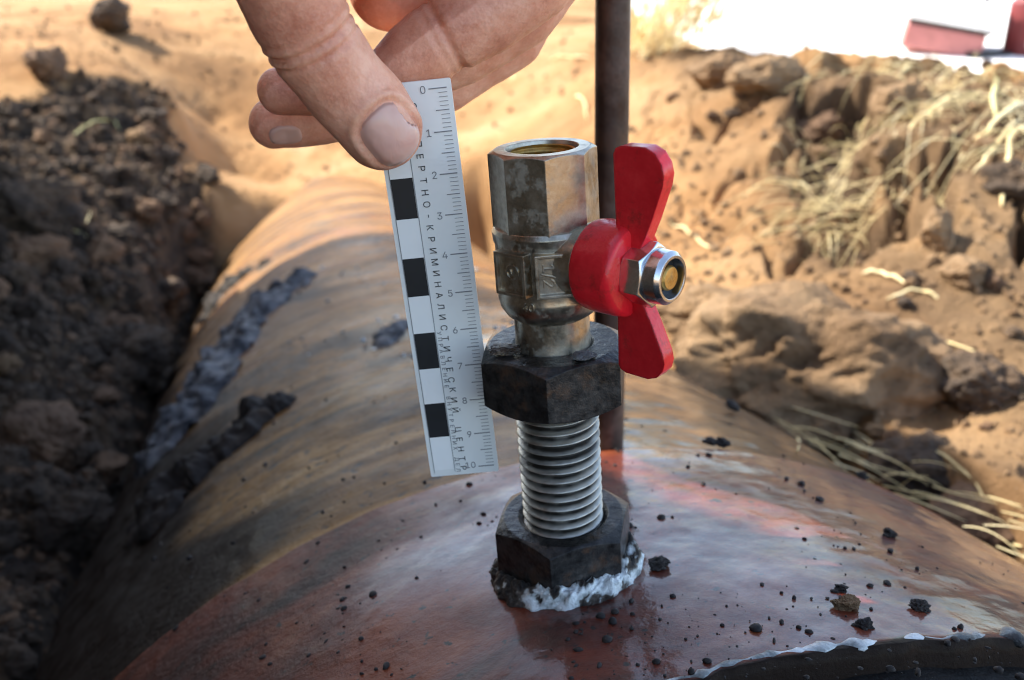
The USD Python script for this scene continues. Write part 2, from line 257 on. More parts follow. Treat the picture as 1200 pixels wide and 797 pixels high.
mat('skin', {'g': ('geometry', {}), 'n': ('noise_texture', {'scale': 55.0, 'detail': 7.0, 'roughness': 0.7}), 'n4': ('noise_texture', {'scale': 420.0, 'detail': 4.0, 'roughness': 0.7}), 'ad': ('math', {'math_type': 'multiply_add', 'value2': 0.3, 'value3': -0.15}), 'aa': ('math', {'math_type': 'add'}),
    'r': ('rgb_ramp', {'ramp': [(0.3, (0.40, 0.145, 0.085)), (0.48, (0.55, 0.25, 0.155)), (0.62, (0.63, 0.325, 0.215)), (0.75, (0.68, 0.39, 0.27))]}),
    'v': ('voronoi_texture', {'scale': 1100.0}), 'nb': ('noise_texture', {'scale': 520.0, 'detail': 6.0, 'roughness': 0.75}), 'b': ('bump', {'strength': 0.35, 'distance': 0.0005}), 'b2': ('bump', {'strength': 0.35, 'distance': 0.0003}),
    'mr': ('map_range', {'from_min': 0.3, 'from_max': 0.7, 'to_min': 0.36, 'to_max': 0.58}),
    'p': ('principled_bsdf', {'specular_ior_level': 0.45, 'subsurface_weight': 0.25, 'subsurface_scale': 0.0025, 'subsurface_radius': (1.0, 0.35, 0.2)})},
    [('g.position', 'n.vector'), ('g.position', 'n4.vector'), ('n4.fac', 'ad.value1'), ('ad.value', 'aa.value1'), ('n.fac', 'aa.value2'), ('aa.value', 'r.fac'), ('r.color', 'p.base_color'), ('g.position', 'v.vector'), ('g.position', 'nb.vector'),
     ('v.distance', 'b2.height'), ('nb.fac', 'b.height'), ('b2.normal', 'b.normal'), ('b.normal', 'p.normal'), ('n4.fac', 'mr.value'), ('mr.result', 'p.roughness')])
mat('nail', {'g': ('geometry', {}), 'n': ('noise_texture', {'scale': 120.0, 'detail': 3.0}), 'r': ('rgb_ramp', {'ramp': [(0.3, (0.50, 0.275, 0.215)), (0.7, (0.58, 0.35, 0.28))]}),
    'p': ('principled_bsdf', {'roughness': 0.28, 'specular_ior_level': 0.5, 'subsurface_weight': 0.15, 'subsurface_scale': 0.002})},
    [('g.position', 'n.vector'), ('n.fac', 'r.fac'), ('r.color', 'p.base_color')])

# ------------------------------------------------------------------ the pipe's place
B = np.array([0.01627, 0.228, 0.0])                                  # foot of the fitting on the pipe
PA = np.array([-0.24258, 0.95586, -0.16579]); PA /= np.linalg.norm(PA)
PC = np.array([0.05713, 0.228, -0.46998 + 0.1708]); PR = 0.2995
px_ = np.cross(PA, [0, 0, 1.0]); px_ /= np.linalg.norm(px_); pz_ = np.cross(px_, PA)
PROT = np.stack([px_, PA, pz_], 1)
def pipe_uv(p):
    q = (np.asarray(p) - PC) @ PROT; return q
def on_pipe(u, v, dr=0.0):
    "point of the pipe's surface seen at photo position u, v"
    d = ray(u, v); d = d / np.linalg.norm(d); dp = d - PA * (d @ PA); o = (EYE - PC); o = o - PA * (o @ PA)
    R = PR + dr; a, b, c = dp @ dp, dp @ o, o @ o - R * R; D = max(b * b - a * c, 0)
    return EYE + d * (-b - math.sqrt(D)) / a
def pipe_normal(p):
    q = pipe_uv(p); n = np.array([q[0], 0, q[2]]); n /= np.linalg.norm(n); return PROT @ n

# ------------------------------------------------------------------ ground
CTRL = [(1150, 600, .43), (1190, 620, .40), (1000, 500, .56), (900, 470, .63), (1100, 500, .60), (1190, 450, .62), (1190, 300, .80), (1190, 150, 1.0), (1190, 100, 1.15),
        (1000, 92, 1.35), (1100, 104, 1.28), (1160, 100, 1.2), (900, 82, 1.5), (850, 78, 1.62), (800, 58, 1.85), (740, 62, 1.95), (820, 250, 1.10), (1000, 250, .95), (1000, 150, 1.15), (850, 130, 1.40),
        (700, 150, 1.6), (700, 300, 1.08), (560, 150, 1.95), (560, 250, 1.5), (600, 20, 2.6), (760, 25, 2.4), (450, 185, 1.9), (450, 100, 2.3), (400, 30, 2.7), (250, 30, 2.7), (250, 150, 2.2),
        (255, 235, 1.95), (30, 30, 2.4), (130, 60, 2.15), (0, 138, 1.66), (60, 104, 1.78), (130, 92, 1.85), (200, 104, 1.95), (205, 180, 1.72), (100, 200, 1.42), (30, 250, 1.2),
        (150, 300, 1.22), (205, 330, 1.3), (50, 400, .92), (150, 420, .98), (30, 550, .66), (95, 560, .72), (20, 700, .5), (55, 690, .55), (20, 790, .42), (-150, 400, .85), (-150, 700, .5), (-200, 150, 1.5),
        (1350, 600, .42), (1400, 300, .8), (1400, 120, 1.05), (-300, 30, 2.3)]
cp = np.array([at(*c) for c in CTRL])
far = np.array([[1.0, 1.6, -0.02], [.78, 1.75, -0.02], [1.35, 1.5, -0.03], [.55, 2.05, -0.02], [1.0, 2.0, -.05], [-3, 3.5, 0.02], [-1, 4, 0.03], [0, 4.5, 0.04], [2.5, 2, 0.0], [1.6, 0.8, 0.05], [2, 3.5, -0.08], [1.0, 2.6, -0.06], [.7, 2.9, -0.06], [-2, 1.2, 0.1], [-1.5, .3, 0.05], [0.9, -.2, -0.05], [-1.0, -.6, 0.0], [0.3, -1.0, -0.05],
                [6, 6, -0.05], [-6, 6, 0.05], [0, 9, 0.0], [6, -4, 0], [-6, -4, 0]])
rb = RBFInterpolator(np.vstack([cp, far])[:, :2] , np.vstack([cp, far])[:, 2], kernel='linear', smoothing=0.002)
def smoothstep(x, a, b):
    t = np.clip((x - a) / (b - a), 0, 1); return t * t * (3 - 2 * t)
heap_edge = np.array([at(*c)[:2] for c in [(-400, 165, 1.45), (-100, 140, 1.65), (0, 134, 1.68), (60, 98, 1.80), (130, 84, 1.9), (200, 100, 1.98), (212, 160, 1.8), (214, 220, 1.62), (250, 262, 1.75), (262, 300, 1.5)]])
from shapely.geometry import Polygon
import shapely
heap_poly = Polygon([*heap_edge, (-0.15, 0.9), (0.05, 0.2), (0.0, -0.6), (-3, -0.6), (-3, 1.2)])
def ground_z(x, y, detail=True):
    x, y = np.asarray(x, float), np.asarray(y, float); p = np.stack([x, y], -1).reshape(-1, 2)
    z = np.concatenate([rb(c) for c in np.array_split(p, max(1, len(p) // 20000))]).reshape(x.shape)
    r = np.hypot(x, y); z = np.where(r > 8, z * np.exp(-(r - 8) / 5), z)
    sd = shapely.distance(shapely.boundary(heap_poly), shapely.points(p)).reshape(x.shape)
    inside = shapely.contains_xy(heap_poly, p[:, 0], p[:, 1]).reshape(x.shape)
    p3 = np.stack([x, y, np.zeros_like(x)], -1)
    sd = np.where(inside, sd, -sd) + 0.05 * (fbm(p3 * 9, 3, 11) - 0.5)
    dark = smoothstep(sd, -0.012, 0.025)
    right = smoothstep(x, 0.15, 0.45) * smoothstep(2.2 - y, 0, 0.5)
    amp = 0.35 + 0.65 * right + 1.5 * dark
    dark = np.maximum(dark, 0.95 * right * smoothstep(x / np.maximum(y, .1), 0.20, 0.36) * smoothstep(fbm(p3 * 6.5, 4, 77), 0.47, 0.57))  # right slope pockets: shade of the hollows put into the colour
    near = np.clip(y, 0.35, 1.5)
    z = z + amp * near * (0.030 * (fbm(p3 * 7, 4, 21) - 0.5) + 0.020 * (fbm(p3 * 26, 4, 22) - 0.5)) + near * 0.006 * (0.5 + right + 2 * dark) * (fbm(p3 * 90, 3, 23) - 0.5)
    rid = np.abs(fbm(p3 * np.array([11, 6, 1]) + 0.8 * fbm(p3 * 4, 2, 5)[..., None], 4, 31) - 0.5)
    z = z - right * 0.085 * np.clip(0.06 - rid, 0, 1) / 0.06 * smoothstep(fbm(p3 * 3.1, 2, 8), 0.45, 0.6)
    z = z - 0.065 * smoothstep(dark * right, 0.15, 0.8)
    grey = np.clip(right * smoothstep(fbm(p3 * 3.7, 3, 41), 0.33, 0.55) * 1.15 + 0.25 * smoothstep(fbm(p3 * 5, 3, 42), 0.5, 0.7), 0, 1)
    # unseen bank added on the left, shaped to shade the pipe and heap
    bd = -(x + 0.60 * np.clip(y, 0.0, 4) + 0.17)
    bank = smoothstep(bd + 0.05 * (fbm(p3 * 4, 3, 55) - 0.5), 0.0, 0.15) * smoothstep(2.35 - y, 0, 0.3) * smoothstep(y + 0.9, 0, 0.3) * (1 - smoothstep(bd, 1.4, 2.6))
    z = z * (1 - bank) + bank * (0.86 - 0.42 * smoothstep(y, 1.15, 1.9) + 0.03 * (fbm(p3 * 5, 4, 56) - 0.5))
    # the trench: keep the ground below the middle of the pipe along its run
    t = (np.stack([x - PC[0], y - PC[1]], -1)) @ (PA[:2] / np.linalg.norm(PA[:2])); perp = (np.stack([x - PC[0], y - PC[1]], -1)) @ np.array([PA[1], -PA[0]]) / np.linalg.norm(PA[:2])
    cz = PC[2] + t * PA[2] / np.linalg.norm(PA[:2])
    under = (1 - smoothstep(np.abs(perp), PR * 0.80, PR * 0.97)) * (1 - smoothstep(t, 1.25, 1.5))
    z = np.where(under > 0, z * (1 - under) + np.minimum(z, cz - 0.02) * under, z)
    return z, dark, grey
rad = np.concatenate([np.array([0.02, 0.1, 0.18]), 0.24 * np.exp(np.arange(0, math.log(3.2 / 0.24), 0.0056)), 3.2 * np.exp(np.linspace(0.02, math.log(60 / 3.2), 60))])
az = np.radians(np.concatenate([np.linspace(-180, -42, 60), np.linspace(-41.5, 41.5, 720), np.linspace(42, 178, 60)]))
RR, AA = np.meshgrid(rad, az, indexing='ij')
gx, gy = RR * np.sin(AA), RR * np.cos(AA)
gz, gdark, ggrey = ground_z(gx, gy)
v, f = grid_mesh(np.stack([gx, gy, gz], -1), True)
f = f[:, ::-1]
g = usdkit.mesh(stage, '/World/clay_ground', (v, f), M['ground'], smooth=True)
data(g.GetPrim(), kind='structure', label='orange clay trench floor and slopes with a dark top soil heap on the left', category='ground')
api = UsdGeom.PrimvarsAPI(g)
for nm, a in (('topsoil_shade', gdark), ('grey', ggrey)):
    api.CreatePrimvar(nm, Sdf.ValueTypeNames.FloatArray, 'vertex').Set(Vt.FloatArray.FromNumpy(a.ravel().astype(np.float32)))
def gz1(x, y): return float(ground_z(np.array([x]), np.array([y]))[0][0])
def ground_hit(us, vs):
    "where the photo positions us, vs meet the ground or the pipe, whichever comes first"
    us, vs = np.atleast_1d(us).astype(float), np.atleast_1d(vs).astype(float); ys = np.geomspace(0.16, 5, 260); out = []
    for u, v in zip(us, vs):
        d = ray(u, v); P = EYE + np.outer(ys / d[1], d); gz_ = ground_z(P[:, 0], P[:, 1])[0]
        below = (P[:, 2] < gz_); i = int(np.argmax(below)) if below.any() else len(ys) - 1
        if i > 0:
            a, b = P[i - 1, 2] - gz_[i - 1], P[i, 2] - gz_[i]; t = a / (a - b) if below.any() and a > b else 1.0; p = P[i - 1] + (P[i] - P[i - 1]) * t
        else: p = P[0]
        q = (EYE - PC) @ PROT; e = (d / np.linalg.norm(d)) @ PROT; A, Bq, C = e[0]**2 + e[2]**2, e[0] * q[0] + e[2] * q[2], q[0]**2 + q[2]**2 - PR**2; D = Bq * Bq - A * C
        if D > 0:
            pp = EYE + d / np.linalg.norm(d) * (-Bq - math.sqrt(D)) / A
            if 0.1 < pp[1] < p[1]: p = pp
        out.append(p)
    return np.array(out)
# the pale surface beyond the crest of the spoil
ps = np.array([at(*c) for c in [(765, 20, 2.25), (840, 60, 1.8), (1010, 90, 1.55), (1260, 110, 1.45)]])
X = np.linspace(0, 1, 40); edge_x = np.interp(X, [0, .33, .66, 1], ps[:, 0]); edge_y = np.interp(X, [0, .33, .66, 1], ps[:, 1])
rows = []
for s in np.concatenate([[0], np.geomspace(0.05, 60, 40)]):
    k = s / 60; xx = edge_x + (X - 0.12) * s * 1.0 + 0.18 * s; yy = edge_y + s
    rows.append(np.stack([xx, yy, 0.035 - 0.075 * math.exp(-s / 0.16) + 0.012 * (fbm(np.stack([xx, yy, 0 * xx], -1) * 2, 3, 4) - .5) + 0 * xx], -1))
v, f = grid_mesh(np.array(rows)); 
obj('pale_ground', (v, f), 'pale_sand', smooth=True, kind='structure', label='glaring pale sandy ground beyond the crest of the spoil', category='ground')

# ------------------------------------------------------------------ steel pipe
pipe = thing('steel_pipe', 'large rusty mud-smeared steel pipe lying across the trench, primed red-brown in front', 'pipe', PC, rot=PROT)
ST1, ST0 = 0.0645, -0.0975                                            # the primed sleeve runs between these places along the axis
def pipe_section(ts, phis, rfun):
    T, Ph = np.meshgrid(ts, phis, indexing='ij')
    R = rfun(T, Ph); return grid_mesh(np.stack([R * np.sin(Ph), T, R * np.cos(Ph)], -1), True)
def phis(fine): return np.radians(np.concatenate([np.linspace(-100, 72, fine), np.linspace(73, 259, 60)]))
def P3(T, Ph, R=PR): return np.stack([R * np.sin(Ph), T, R * np.cos(Ph)], -1)
def seam1(Ph): return ST1 + 0.004 * (fbm(np.stack([Ph * 9, 0 * Ph, 0 * Ph], -1), 4, 9) - 0.5)
def seam0(Ph): return ST0 + 0.0045 * (fbm(np.stack([Ph * 25, 0 * Ph + 3, 0 * Ph], -1), 4, 19) - 0.5)
ph = phis(560)
s = np.linspace(0, 1, 190)
T = seam0(ph)[None, :] * (1 - s[:, None]) + seam1(ph)[None, :] * s[:, None]; Ph = np.repeat(ph[None], len(s), 0)
q = P3(T, Ph)
R = PR + 0.0012 * (fbm(q * 14, 4, 51) - .5) + 0.0008 * (fbm(q * 90, 3, 52) - .5)
R = R - 0.0022 * smoothstep(-(T - seam1(ph)[None, :]), 0.0, -0.0015) 
R[0] -= 0.010; R[1] -= 0.0035; R[-1] -= 0.006; R[-2] -= 0.0012
R[2:6] += 0.0002 * (fbm(q[2:6] * 60, 3, 53))
def wet_shade_mask(T, Ph):
    return smoothstep(Ph + 0.36 * (fbm(P3(T, Ph) * np.array([9, 16, 9]), 4, 59) - .5), -0.36, -0.08)  # wet gloss, faded on the left flank to stand for blocked sky
def primvar(prim, nm, a): UsdGeom.PrimvarsAPI(prim).CreatePrimvar(nm, Sdf.ValueTypeNames.FloatArray, 'vertex').Set(Vt.FloatArray.FromNumpy(np.ascontiguousarray(a, dtype=np.float32).ravel()))
slv = obj('primed_sleeve', grid_mesh(np.stack([R * np.sin(Ph), T, R * np.cos(Ph)], -1), True), 'pipe_primer', pipe, smooth=True)
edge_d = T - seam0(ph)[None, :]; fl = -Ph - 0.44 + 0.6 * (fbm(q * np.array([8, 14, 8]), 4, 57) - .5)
scov = np.maximum(smoothstep(0.0036 + 0.022 * np.clip(fbm(q * 45, 4, 58) - .55, 0, 1) - edge_d, 0, .0012), 0.4 * smoothstep(fl, -.10, .30))  # real tar along the torn edge, painted shade on the left flank
primvar(slv, 'wet_shade', wet_shade_mask(T, Ph) * (1 - smoothstep(0.006 - edge_d, 0, .002)))
UsdGeom.PrimvarsAPI(slv).CreatePrimvar('tar_shade', Sdf.ValueTypeNames.FloatArray, 'vertex').Set(Vt.FloatArray.FromNumpy(scov.ravel().astype(np.float32)))
ts = np.concatenate([np.linspace(ST1 - 0.02, 0.6, 330), np.linspace(0.605, 2.3, 200)])
def barrel_r(T, Ph):
    q = P3(T, Ph); left = smoothstep(-Ph, 0.35, 1.0)
    crown = 0.055 * smoothstep(T, 0.55, 1.7) * (0.75 + 0.5 * fbm(q * 4, 3, 66)) * np.exp(-((Ph - 0.05) / 0.6) ** 2)
    return PR - 0.0028 + crown + 0.003 * (fbm(q * np.array([6, 22, 6]), 4, 61) - .5) + 0.0016 * (fbm(q * 60, 3, 62) - .5) + left * (0.014 * np.clip(fbm(q * 13, 4, 63) - .42, 0, 1) + 0.006 * (fbm(q * 45, 3, 64) - .5))
bar = obj('mud_smeared_barrel', pipe_section(ts, phis(520), barrel_r), 'pipe_muddy', pipe, smooth=True)
def flank_shade(T, Ph):
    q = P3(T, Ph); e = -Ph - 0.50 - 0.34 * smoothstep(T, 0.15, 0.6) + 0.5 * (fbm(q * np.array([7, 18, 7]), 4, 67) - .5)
    return smoothstep(e, -0.10, 0.10) * (1 - .6 * smoothstep(T, .9, 1.6))  # shade of the left flank painted as a dark cover
Tb, Pb = np.meshgrid(ts, phis(520), indexing='ij')
crown_wet = smoothstep(Pb + 0.25 * (fbm(P3(Tb, Pb) * np.array([8, 14, 8]), 4, 60) - .5), -0.06, 0.10) * (1 - smoothstep(Tb + 0.2 * (fbm(P3(Tb, Pb) * 12, 3, 61) - .5), .30, .55))
primvar(bar, 'wet_shade', np.maximum(0.22 * wet_shade_mask(Tb, Pb), crown_wet))
primvar(bar, 'tar_shade', np.maximum(flank_shade(Tb, Pb), 0.7 * crown_wet))  # flank darkening is painted shade, crown darkening is dark primer
ts = np.linspace(-0.45, ST0 + 0.012, 150)
obj('torn_bitumen_wrap', pipe_section(ts, phis(420), lambda T, Ph: PR - 0.0075 + 0.004 * (fbm(P3(T, Ph) * 40, 4, 71) - .5) + 0.006 * np.clip(fbm(P3(T, Ph) * 18, 3, 72) - .5, 0, 1)), 'bitumen', pipe, smooth=True)
# torn lip along the edge of the sleeve, its white a painted highlight
lip = []
pp = np.radians(np.linspace(-60, 60, 420)); k = 10
prof = np.linspace(0, 2 * PI, k, endpoint=False)
w = 0.00035 + 0.0052 * np.clip(fbm(np.stack([pp * 40, 0 * pp, 0 * pp], -1), 5, 81) - .44, 0, 1)
jag = 0.003 * np.clip(fbm(np.stack([pp * 55, 0 * pp + 9, 0 * pp], -1), 3, 82) - .55, 0, 1)
cT = seam0(pp) + 0.0042 - jag
Rl = (PR - 0.0012)[None, None] if False else PR - 0.0001
P = np.stack([(Rl + w[:, None] * 0.9 * np.sin(prof)) * np.sin(pp)[:, None], cT[:, None] + w[:, None] * 1.6 * np.cos(prof), (Rl + w[:, None] * 0.9 * np.sin(prof)) * np.cos(pp)[:, None]], -1)
obj('torn_lip_glint', grid_mesh(P, True), 'glint_grit_white', pipe, smooth=True)

# ------------------------------------------------------------------ cakes of mud on the pipe
def cake(path, widths, height, seed, mat_, label, rough=0.5):
    "a lumpy cake of mud lying along a run of photo positions on the pipe"
    c = [on_pipe(*p) for p in path]; pts = smooth_path(c, 110); wid = np.interp(np.linspace(0, 1, 110), np.linspace(0, 1, len(widths)), widths) * (0.55 + 0.9 * fbm(np.linspace(0, 9, 110)[:, None] * np.ones(3) + seed, 3, seed))
    n = 40; tang = np.gradient(pts, axis=0); tang /= np.linalg.norm(tang, axis=1, keepdims=True)
    rows = []
    sgrid = np.linspace(-1, 1, n)
    for i in range(110):
        nn = pipe_normal(pts[i]); side = np.cross(tang[i], nn); side /= np.linalg.norm(side)
        row = pts[i] + np.outer(sgrid * wid[i], side); rows.append(row)
    P = np.array(rows); q = (P - PC) @ PROT; phi = np.arctan2(q[..., 0], q[..., 2]); 
    ends = np.minimum(np.linspace(0, 1, 110), np.linspace(1, 0, 110))[:, None] * 9
    prof = np.clip(np.minimum(1 - np.abs(sgrid)[None, :] ** 2, ends), 0, 1) ** 0.6
    h = height * prof * (0.35 + 1.5 * np.clip(fbm(P * 55, 4, seed) - .2, 0, 1)) + rough * height * (fbm(P * 150, 4, seed + 1) - .5) * prof + (fbm(P * 70, 4, seed + 2) - 0.60) * height * 1.5 - 0.002
    r = PR + h; Q = np.stack([r * np.sin(phi), q[..., 1], r * np.cos(phi)], -1) @ PROT.T + PC
    o = Q.reshape(-1, 3).mean(0)
    obj('mud_cake', grid_mesh(Q), mat_, smooth=True, label=label, category='mud')
cake([(375, 325), (330, 340), (285, 385), (245, 450), (205, 505), (165, 560)], [.022, .036, .034, .034, .038, .026], 0.016, 101, 'mud_grey', 'long grey cracked mud cake on the left flank of the pipe')
cake([(345, 465), (310, 480), (265, 520), (215, 560), (150, 640)], [.006, .013, .02, .026, .03], 0.014, 111, 'mud_black', 'black crumbling mud cake below the grey one on the pipe')
cake([(318, 312), (290, 325), (262, 345), (242, 372)], [.012, .022, .025, .02], 0.016, 121, 'mud_black', 'dark mud lump behind the grey cake near the far pipe shoulder')
cake([(475, 375), (455, 390), (448, 402)], [.006, .010, .006], 0.006, 131, 'mud_grey', 'small grey mud patch on the pipe beside the ruler')

# crumbs lying on the pipe
def crumbs_on_pipe(n, region, smin, smax, seed, big=0.0):
    r = np.random.default_rng(seed); out = []
    while len(out) < n:
        u, v = r.uniform(region[0], region[2]), r.uniform(region[1], region[3])
        p = on_pipe(u, v)
        if (p - EYE) @ FW > 1.3: continue
        if pipe_normal(p) @ (EYE - p) < 0.02 * np.linalg.norm(EYE - p): continue
        if fbm(p[None] * 42, 4, 7)[0] < 0.44 + 0.16 * r.random(): continue
        s = smin * (smax / smin) ** (r.random() ** 2.2)
        vv, ff = ico[1]
        w = vv * (1 + 0.5 * (noise(vv * 1.7 + r.uniform(0, 99, 3)) - .5))[:, None] * s * r.uniform(.5, 1.5, 3) * [1, 1, .7]
        N = pipe_normal(p); out.append((w @ frame(N, (0.3, .9, .1)).T + p + N * s * 0.25, ff))
    return cat(*out)
obj('dirt_crumbs', crumbs_on_pipe(850, (180, 430, 1200, 797), 0.00016, 0.00125, 3), 'crumb', smooth=True, kind='stuff', label='black dirt crumbs scattered over the primed pipe', category='dirt')
obj('pale_grit', crumbs_on_pipe(90, (330, 200, 620, 420), 0.0009, 0.003, 5), 'glint_grit_white', smooth=True, kind='stuff', label='pale grit specks stuck on the muddy back of the pipe', category='grit')
named_crumbs = [((1010, 560), .0028, 'crumb', 'black dirt lump on the pipe nearest the straw'), ((1042, 628), .0028, 'crumb', 'black dirt lump standing alone right of the pipe middle'),
                ((990, 712), .0036, 'clod_clay', 'ochre clay crumb on the front of the pipe'), ((985, 692), .0022, 'crumb', 'small black lump just behind the ochre crumb'), ((1012, 735), .0026, 'crumb', 'black lump in front of the ochre crumb'),
                ((1078, 714), .003, 'crumb', 'black lump right of the ochre crumb'), ((858, 478), .0042, 'crumb', 'black mud flake at the far shoulder of the pipe'), ((845, 521), .0036, 'crumb', 'right one of a pair of black lumps on the blue sheen'), ((832, 520), .003, 'crumb', 'left one of a pair of black lumps on the blue sheen'),
                ((772, 664), .0035, 'crumb', 'black lump right beside the white weld')]
for i, ((u, v), s, m_, lab) in enumerate(named_crumbs):
    p = on_pipe(u, v); N = pipe_normal(p)
    obj('dirt_lump', moved(clod(300 + i, 4, .8, 12, (1, .8, .6)), p + N * s * .3, frame(N), s), m_, smooth=35, label=lab, category='dirt lump')

# ------------------------------------------------------------------ threaded fitting welded on the pipe
B = on_pipe(663.5, 666)
TOP = at(635, 172, B[1])
AX = TOP - B; HT = np.linalg.norm(AX); AX /= HT
BX = np.cross([0, 1.0, 0], AX); BX /= np.linalg.norm(BX); BROT = np.stack([BX, np.cross(AX, BX), AX], 1)
def hv(v):
    "height on the fitting's axis that the photo shows at row v"
    lo, hi = 0.0, HT * 1.3
    for _ in range(40):
        m = (lo + hi) / 2; P = B + AX * m - EYE; vv = 398.5 - F_ * (P @ UP) / (P @ FW)
        lo, hi = (m, hi) if vv > v else (lo, m)
    return (lo + hi) / 2
def hexnut(af, z0, z1, bore, yaw, sides=6, ch=True, both=True):
    Rc = af / 2 / math.cos(PI / sides); a = yaw + np.arange(sides) * 2 * PI / sides
    pr = CrossSection([np.stack([Rc * np.cos(a), Rc * np.sin(a)], 1)]).extrude(z1 - z0).translate([0, 0, z0])
    d = (Rc - af / 2 * 0.955) * math.tan(math.radians(30)); ri = af / 2 * 0.955
    pts = [(0, z0), (ri if both else Rc * 1.01, z0)] + ([(Rc * 1.01, z0 + d)] if both else []) + [(Rc * 1.01, z1 - d), (ri, z1), (0, z1)]
    m = pr ^ solid(pts, 128)
    if bore: m = m - solid([(0, z0 - 1e-3), (bore + .0014, z0 - 1e-3), (bore, z0 + .0008), (bore, z1 - .0012), (bore + .0018, z1 + .0004), (0, z1 + .0004)], 96)
    return m
z_n0, z_n1, z_u0, z_u1 = hv(668), hv(601), hv(463), hv(400)
z_vb, z_oct0, z_oct1 = hv(366), hv(262), hv(172)
print('heights', [round(1000 * z, 1) for z in (z_n0, z_n1, z_u0, z_u1, z_vb, z_oct0, z_oct1)])
ft = thing('threaded_fitting', 'black steel threaded stud with two big hex nuts, welded to the pipe under the valve', 'pipe fitting', B, rot=BROT)
obj('hex_nut', hexnut(.0367, -0.004, z_n1, .0121, math.radians(-103)), 'black_steel', ft, smooth=25, label='lower black hex nut sitting in the weld')
obj('hex_nut', hexnut(.0372, z_u0, z_u1, .0100, math.radians(-97.5)), 'black_steel', ft, smooth=25, label='upper black hex nut under the valve')
pitch, z0, z1 = 0.0030, z_n1 - 0.004, z_u0 + 0.001
na, zs = 96, np.arange(z0, z1, pitch / 14); th = np.linspace(0, 2 * PI, na, endpoint=False)
ZZ, TT = np.meshgrid(zs, th, indexing='ij'); u_ = ((ZZ / pitch - TT / (2 * PI)) % 1.0); tri = np.abs(u_ * 2 - 1)
Rt = 0.0119 - 0.0021 * np.clip((tri - 0.07) / 0.80, 0, 1)
thr = np.stack([Rt * np.cos(TT), Rt * np.sin(TT), ZZ], -1)
tv, tf = grid_mesh(thr, True)
th_ = obj('thread', (tv, tf), 'bright_thread', ft, smooth=True)
gro = smoothstep(0.0119 - Rt, 0.0004, 0.0017) * (0.55 + 0.9 * fbm(thr * 260, 3, 12)) + 0.5 * smoothstep(fbm(thr * np.array([60, 60, 220]), 4, 13), .55, .68)
UsdGeom.PrimvarsAPI(th_).CreatePrimvar('grime', Sdf.ValueTypeNames.FloatArray, 'vertex').Set(Vt.FloatArray.FromNumpy(np.clip(gro, 0, 1).ravel().astype(np.float32)))
# weld bead
mj, mn = 0.0196, 0.0037
a, b_ = np.meshgrid(np.linspace(0, 2 * PI, 220, endpoint=False), np.linspace(-0.7, PI + .3, 36), indexing='ij')
rr = mn * (1 + 0.5 * (fbm(np.stack([np.cos(a) * 9, np.sin(a) * 9, b_ * 1.5], -1), 4, 91) - .5) * 2) + 0.0012 * (fbm(np.stack([np.cos(a) * 30, np.sin(a) * 30, b_ * 5], -1), 3, 92) - .5)
x0, y0 = (mj + rr * np.cos(b_)) * np.cos(a), (mj + rr * np.cos(b_)) * np.sin(a)
Pw = np.stack([x0, y0, rr * 1.75 * np.sin(b_)], -1)
Nw = (PROT @ np.array([0, 0, 1.0])); nb = BROT.T @ pipe_normal(B)
Pw[..., 2] += -(Pw[..., 0] * nb[0] + Pw[..., 1] * nb[1]) / nb[2] - 0.001
wb = obj('weld_bead', grid_mesh(np.concatenate([Pw, Pw[:1]])), 'weld', ft, smooth=True, label='crusted weld bead, white slag on its right, burnt black on its left')
sl = smoothstep(np.cos(a - math.radians(312)), -0.35, 0.85) * 0.30 - 0.275 + 1.45 * (fbm(Pw * 260, 4, 95) - .5) + .5
UsdGeom.PrimvarsAPI(wb).CreatePrimvar('slag', Sdf.ValueTypeNames.FloatArray, 'vertex').Set(Vt.FloatArray.FromNumpy(np.concatenate([sl, sl[:1]]).ravel().astype(np.float32)))
# mud left on the upper nut
for i, (ang, rad_, s, m_, lab) in enumerate([(205, .0150, .0034, 'weld_dark', 'pale clay crumb on the upper nut, left of the valve neck'), (300, .0150, .0026, 'mud_grey', 'thin grey mud smear on the upper nut, right of the neck')]):
    p = B + BROT @ np.array([rad_ * math.cos(math.radians(ang)), rad_ * math.sin(math.radians(ang)), z_u1 + s * .3])
    obj('mud_crumb', moved(clod(400 + i, 3, .5, stretch=(1.3, 1, .38)), p, BROT, s), m_, smooth=35, label=lab, category='mud crumb')

# ------------------------------------------------------------------ ball valve
VZ = hv(298)
vp = B + AX * z_u1
valve = thing('ball_valve', 'small nickel-plated ball valve with red butterfly handle, screwed on the upper nut', 'valve', vp, rot=BROT)
zz = lambda z: z - z_u1
AFo = 0.0259
oc = hexnut(AFo, zz(z_oct0), zz(z_oct1), None, math.radians(-89), sides=8, both=False)
bore = solid([(0, zz(z_oct1) - .016), (.0088, zz(z_oct1) - .016), (.0088, zz(z_oct1) - .002), (.0098, zz(z_oct1) + .001), (0, zz(z_oct1) + .001)], 80)
oc = oc - bore
obj('threaded_socket', oc, 'nickel_brass', valve, smooth=25)
nz = np.arange(zz(z_oct1) - .015, zz(z_oct1) - .0006, .0018 / 10); ZZ, TT = np.meshgrid(nz, np.linspace(0, 2 * PI, 80, endpoint=False), indexing='ij')
u_ = ((ZZ / .0018 - TT / (2 * PI)) % 1); Ri = .0087 - 0.0009 * np.abs(u_ * 2 - 1)
tv, tf = grid_mesh(np.stack([Ri * np.cos(TT), Ri * np.sin(TT), ZZ], -1), True); obj('inner_thread', (tv, tf[:, ::-1]), 'brass', valve, smooth=True)
zt, zb = zz(z_oct0), zz(z_vb)
zc = zz(VZ)
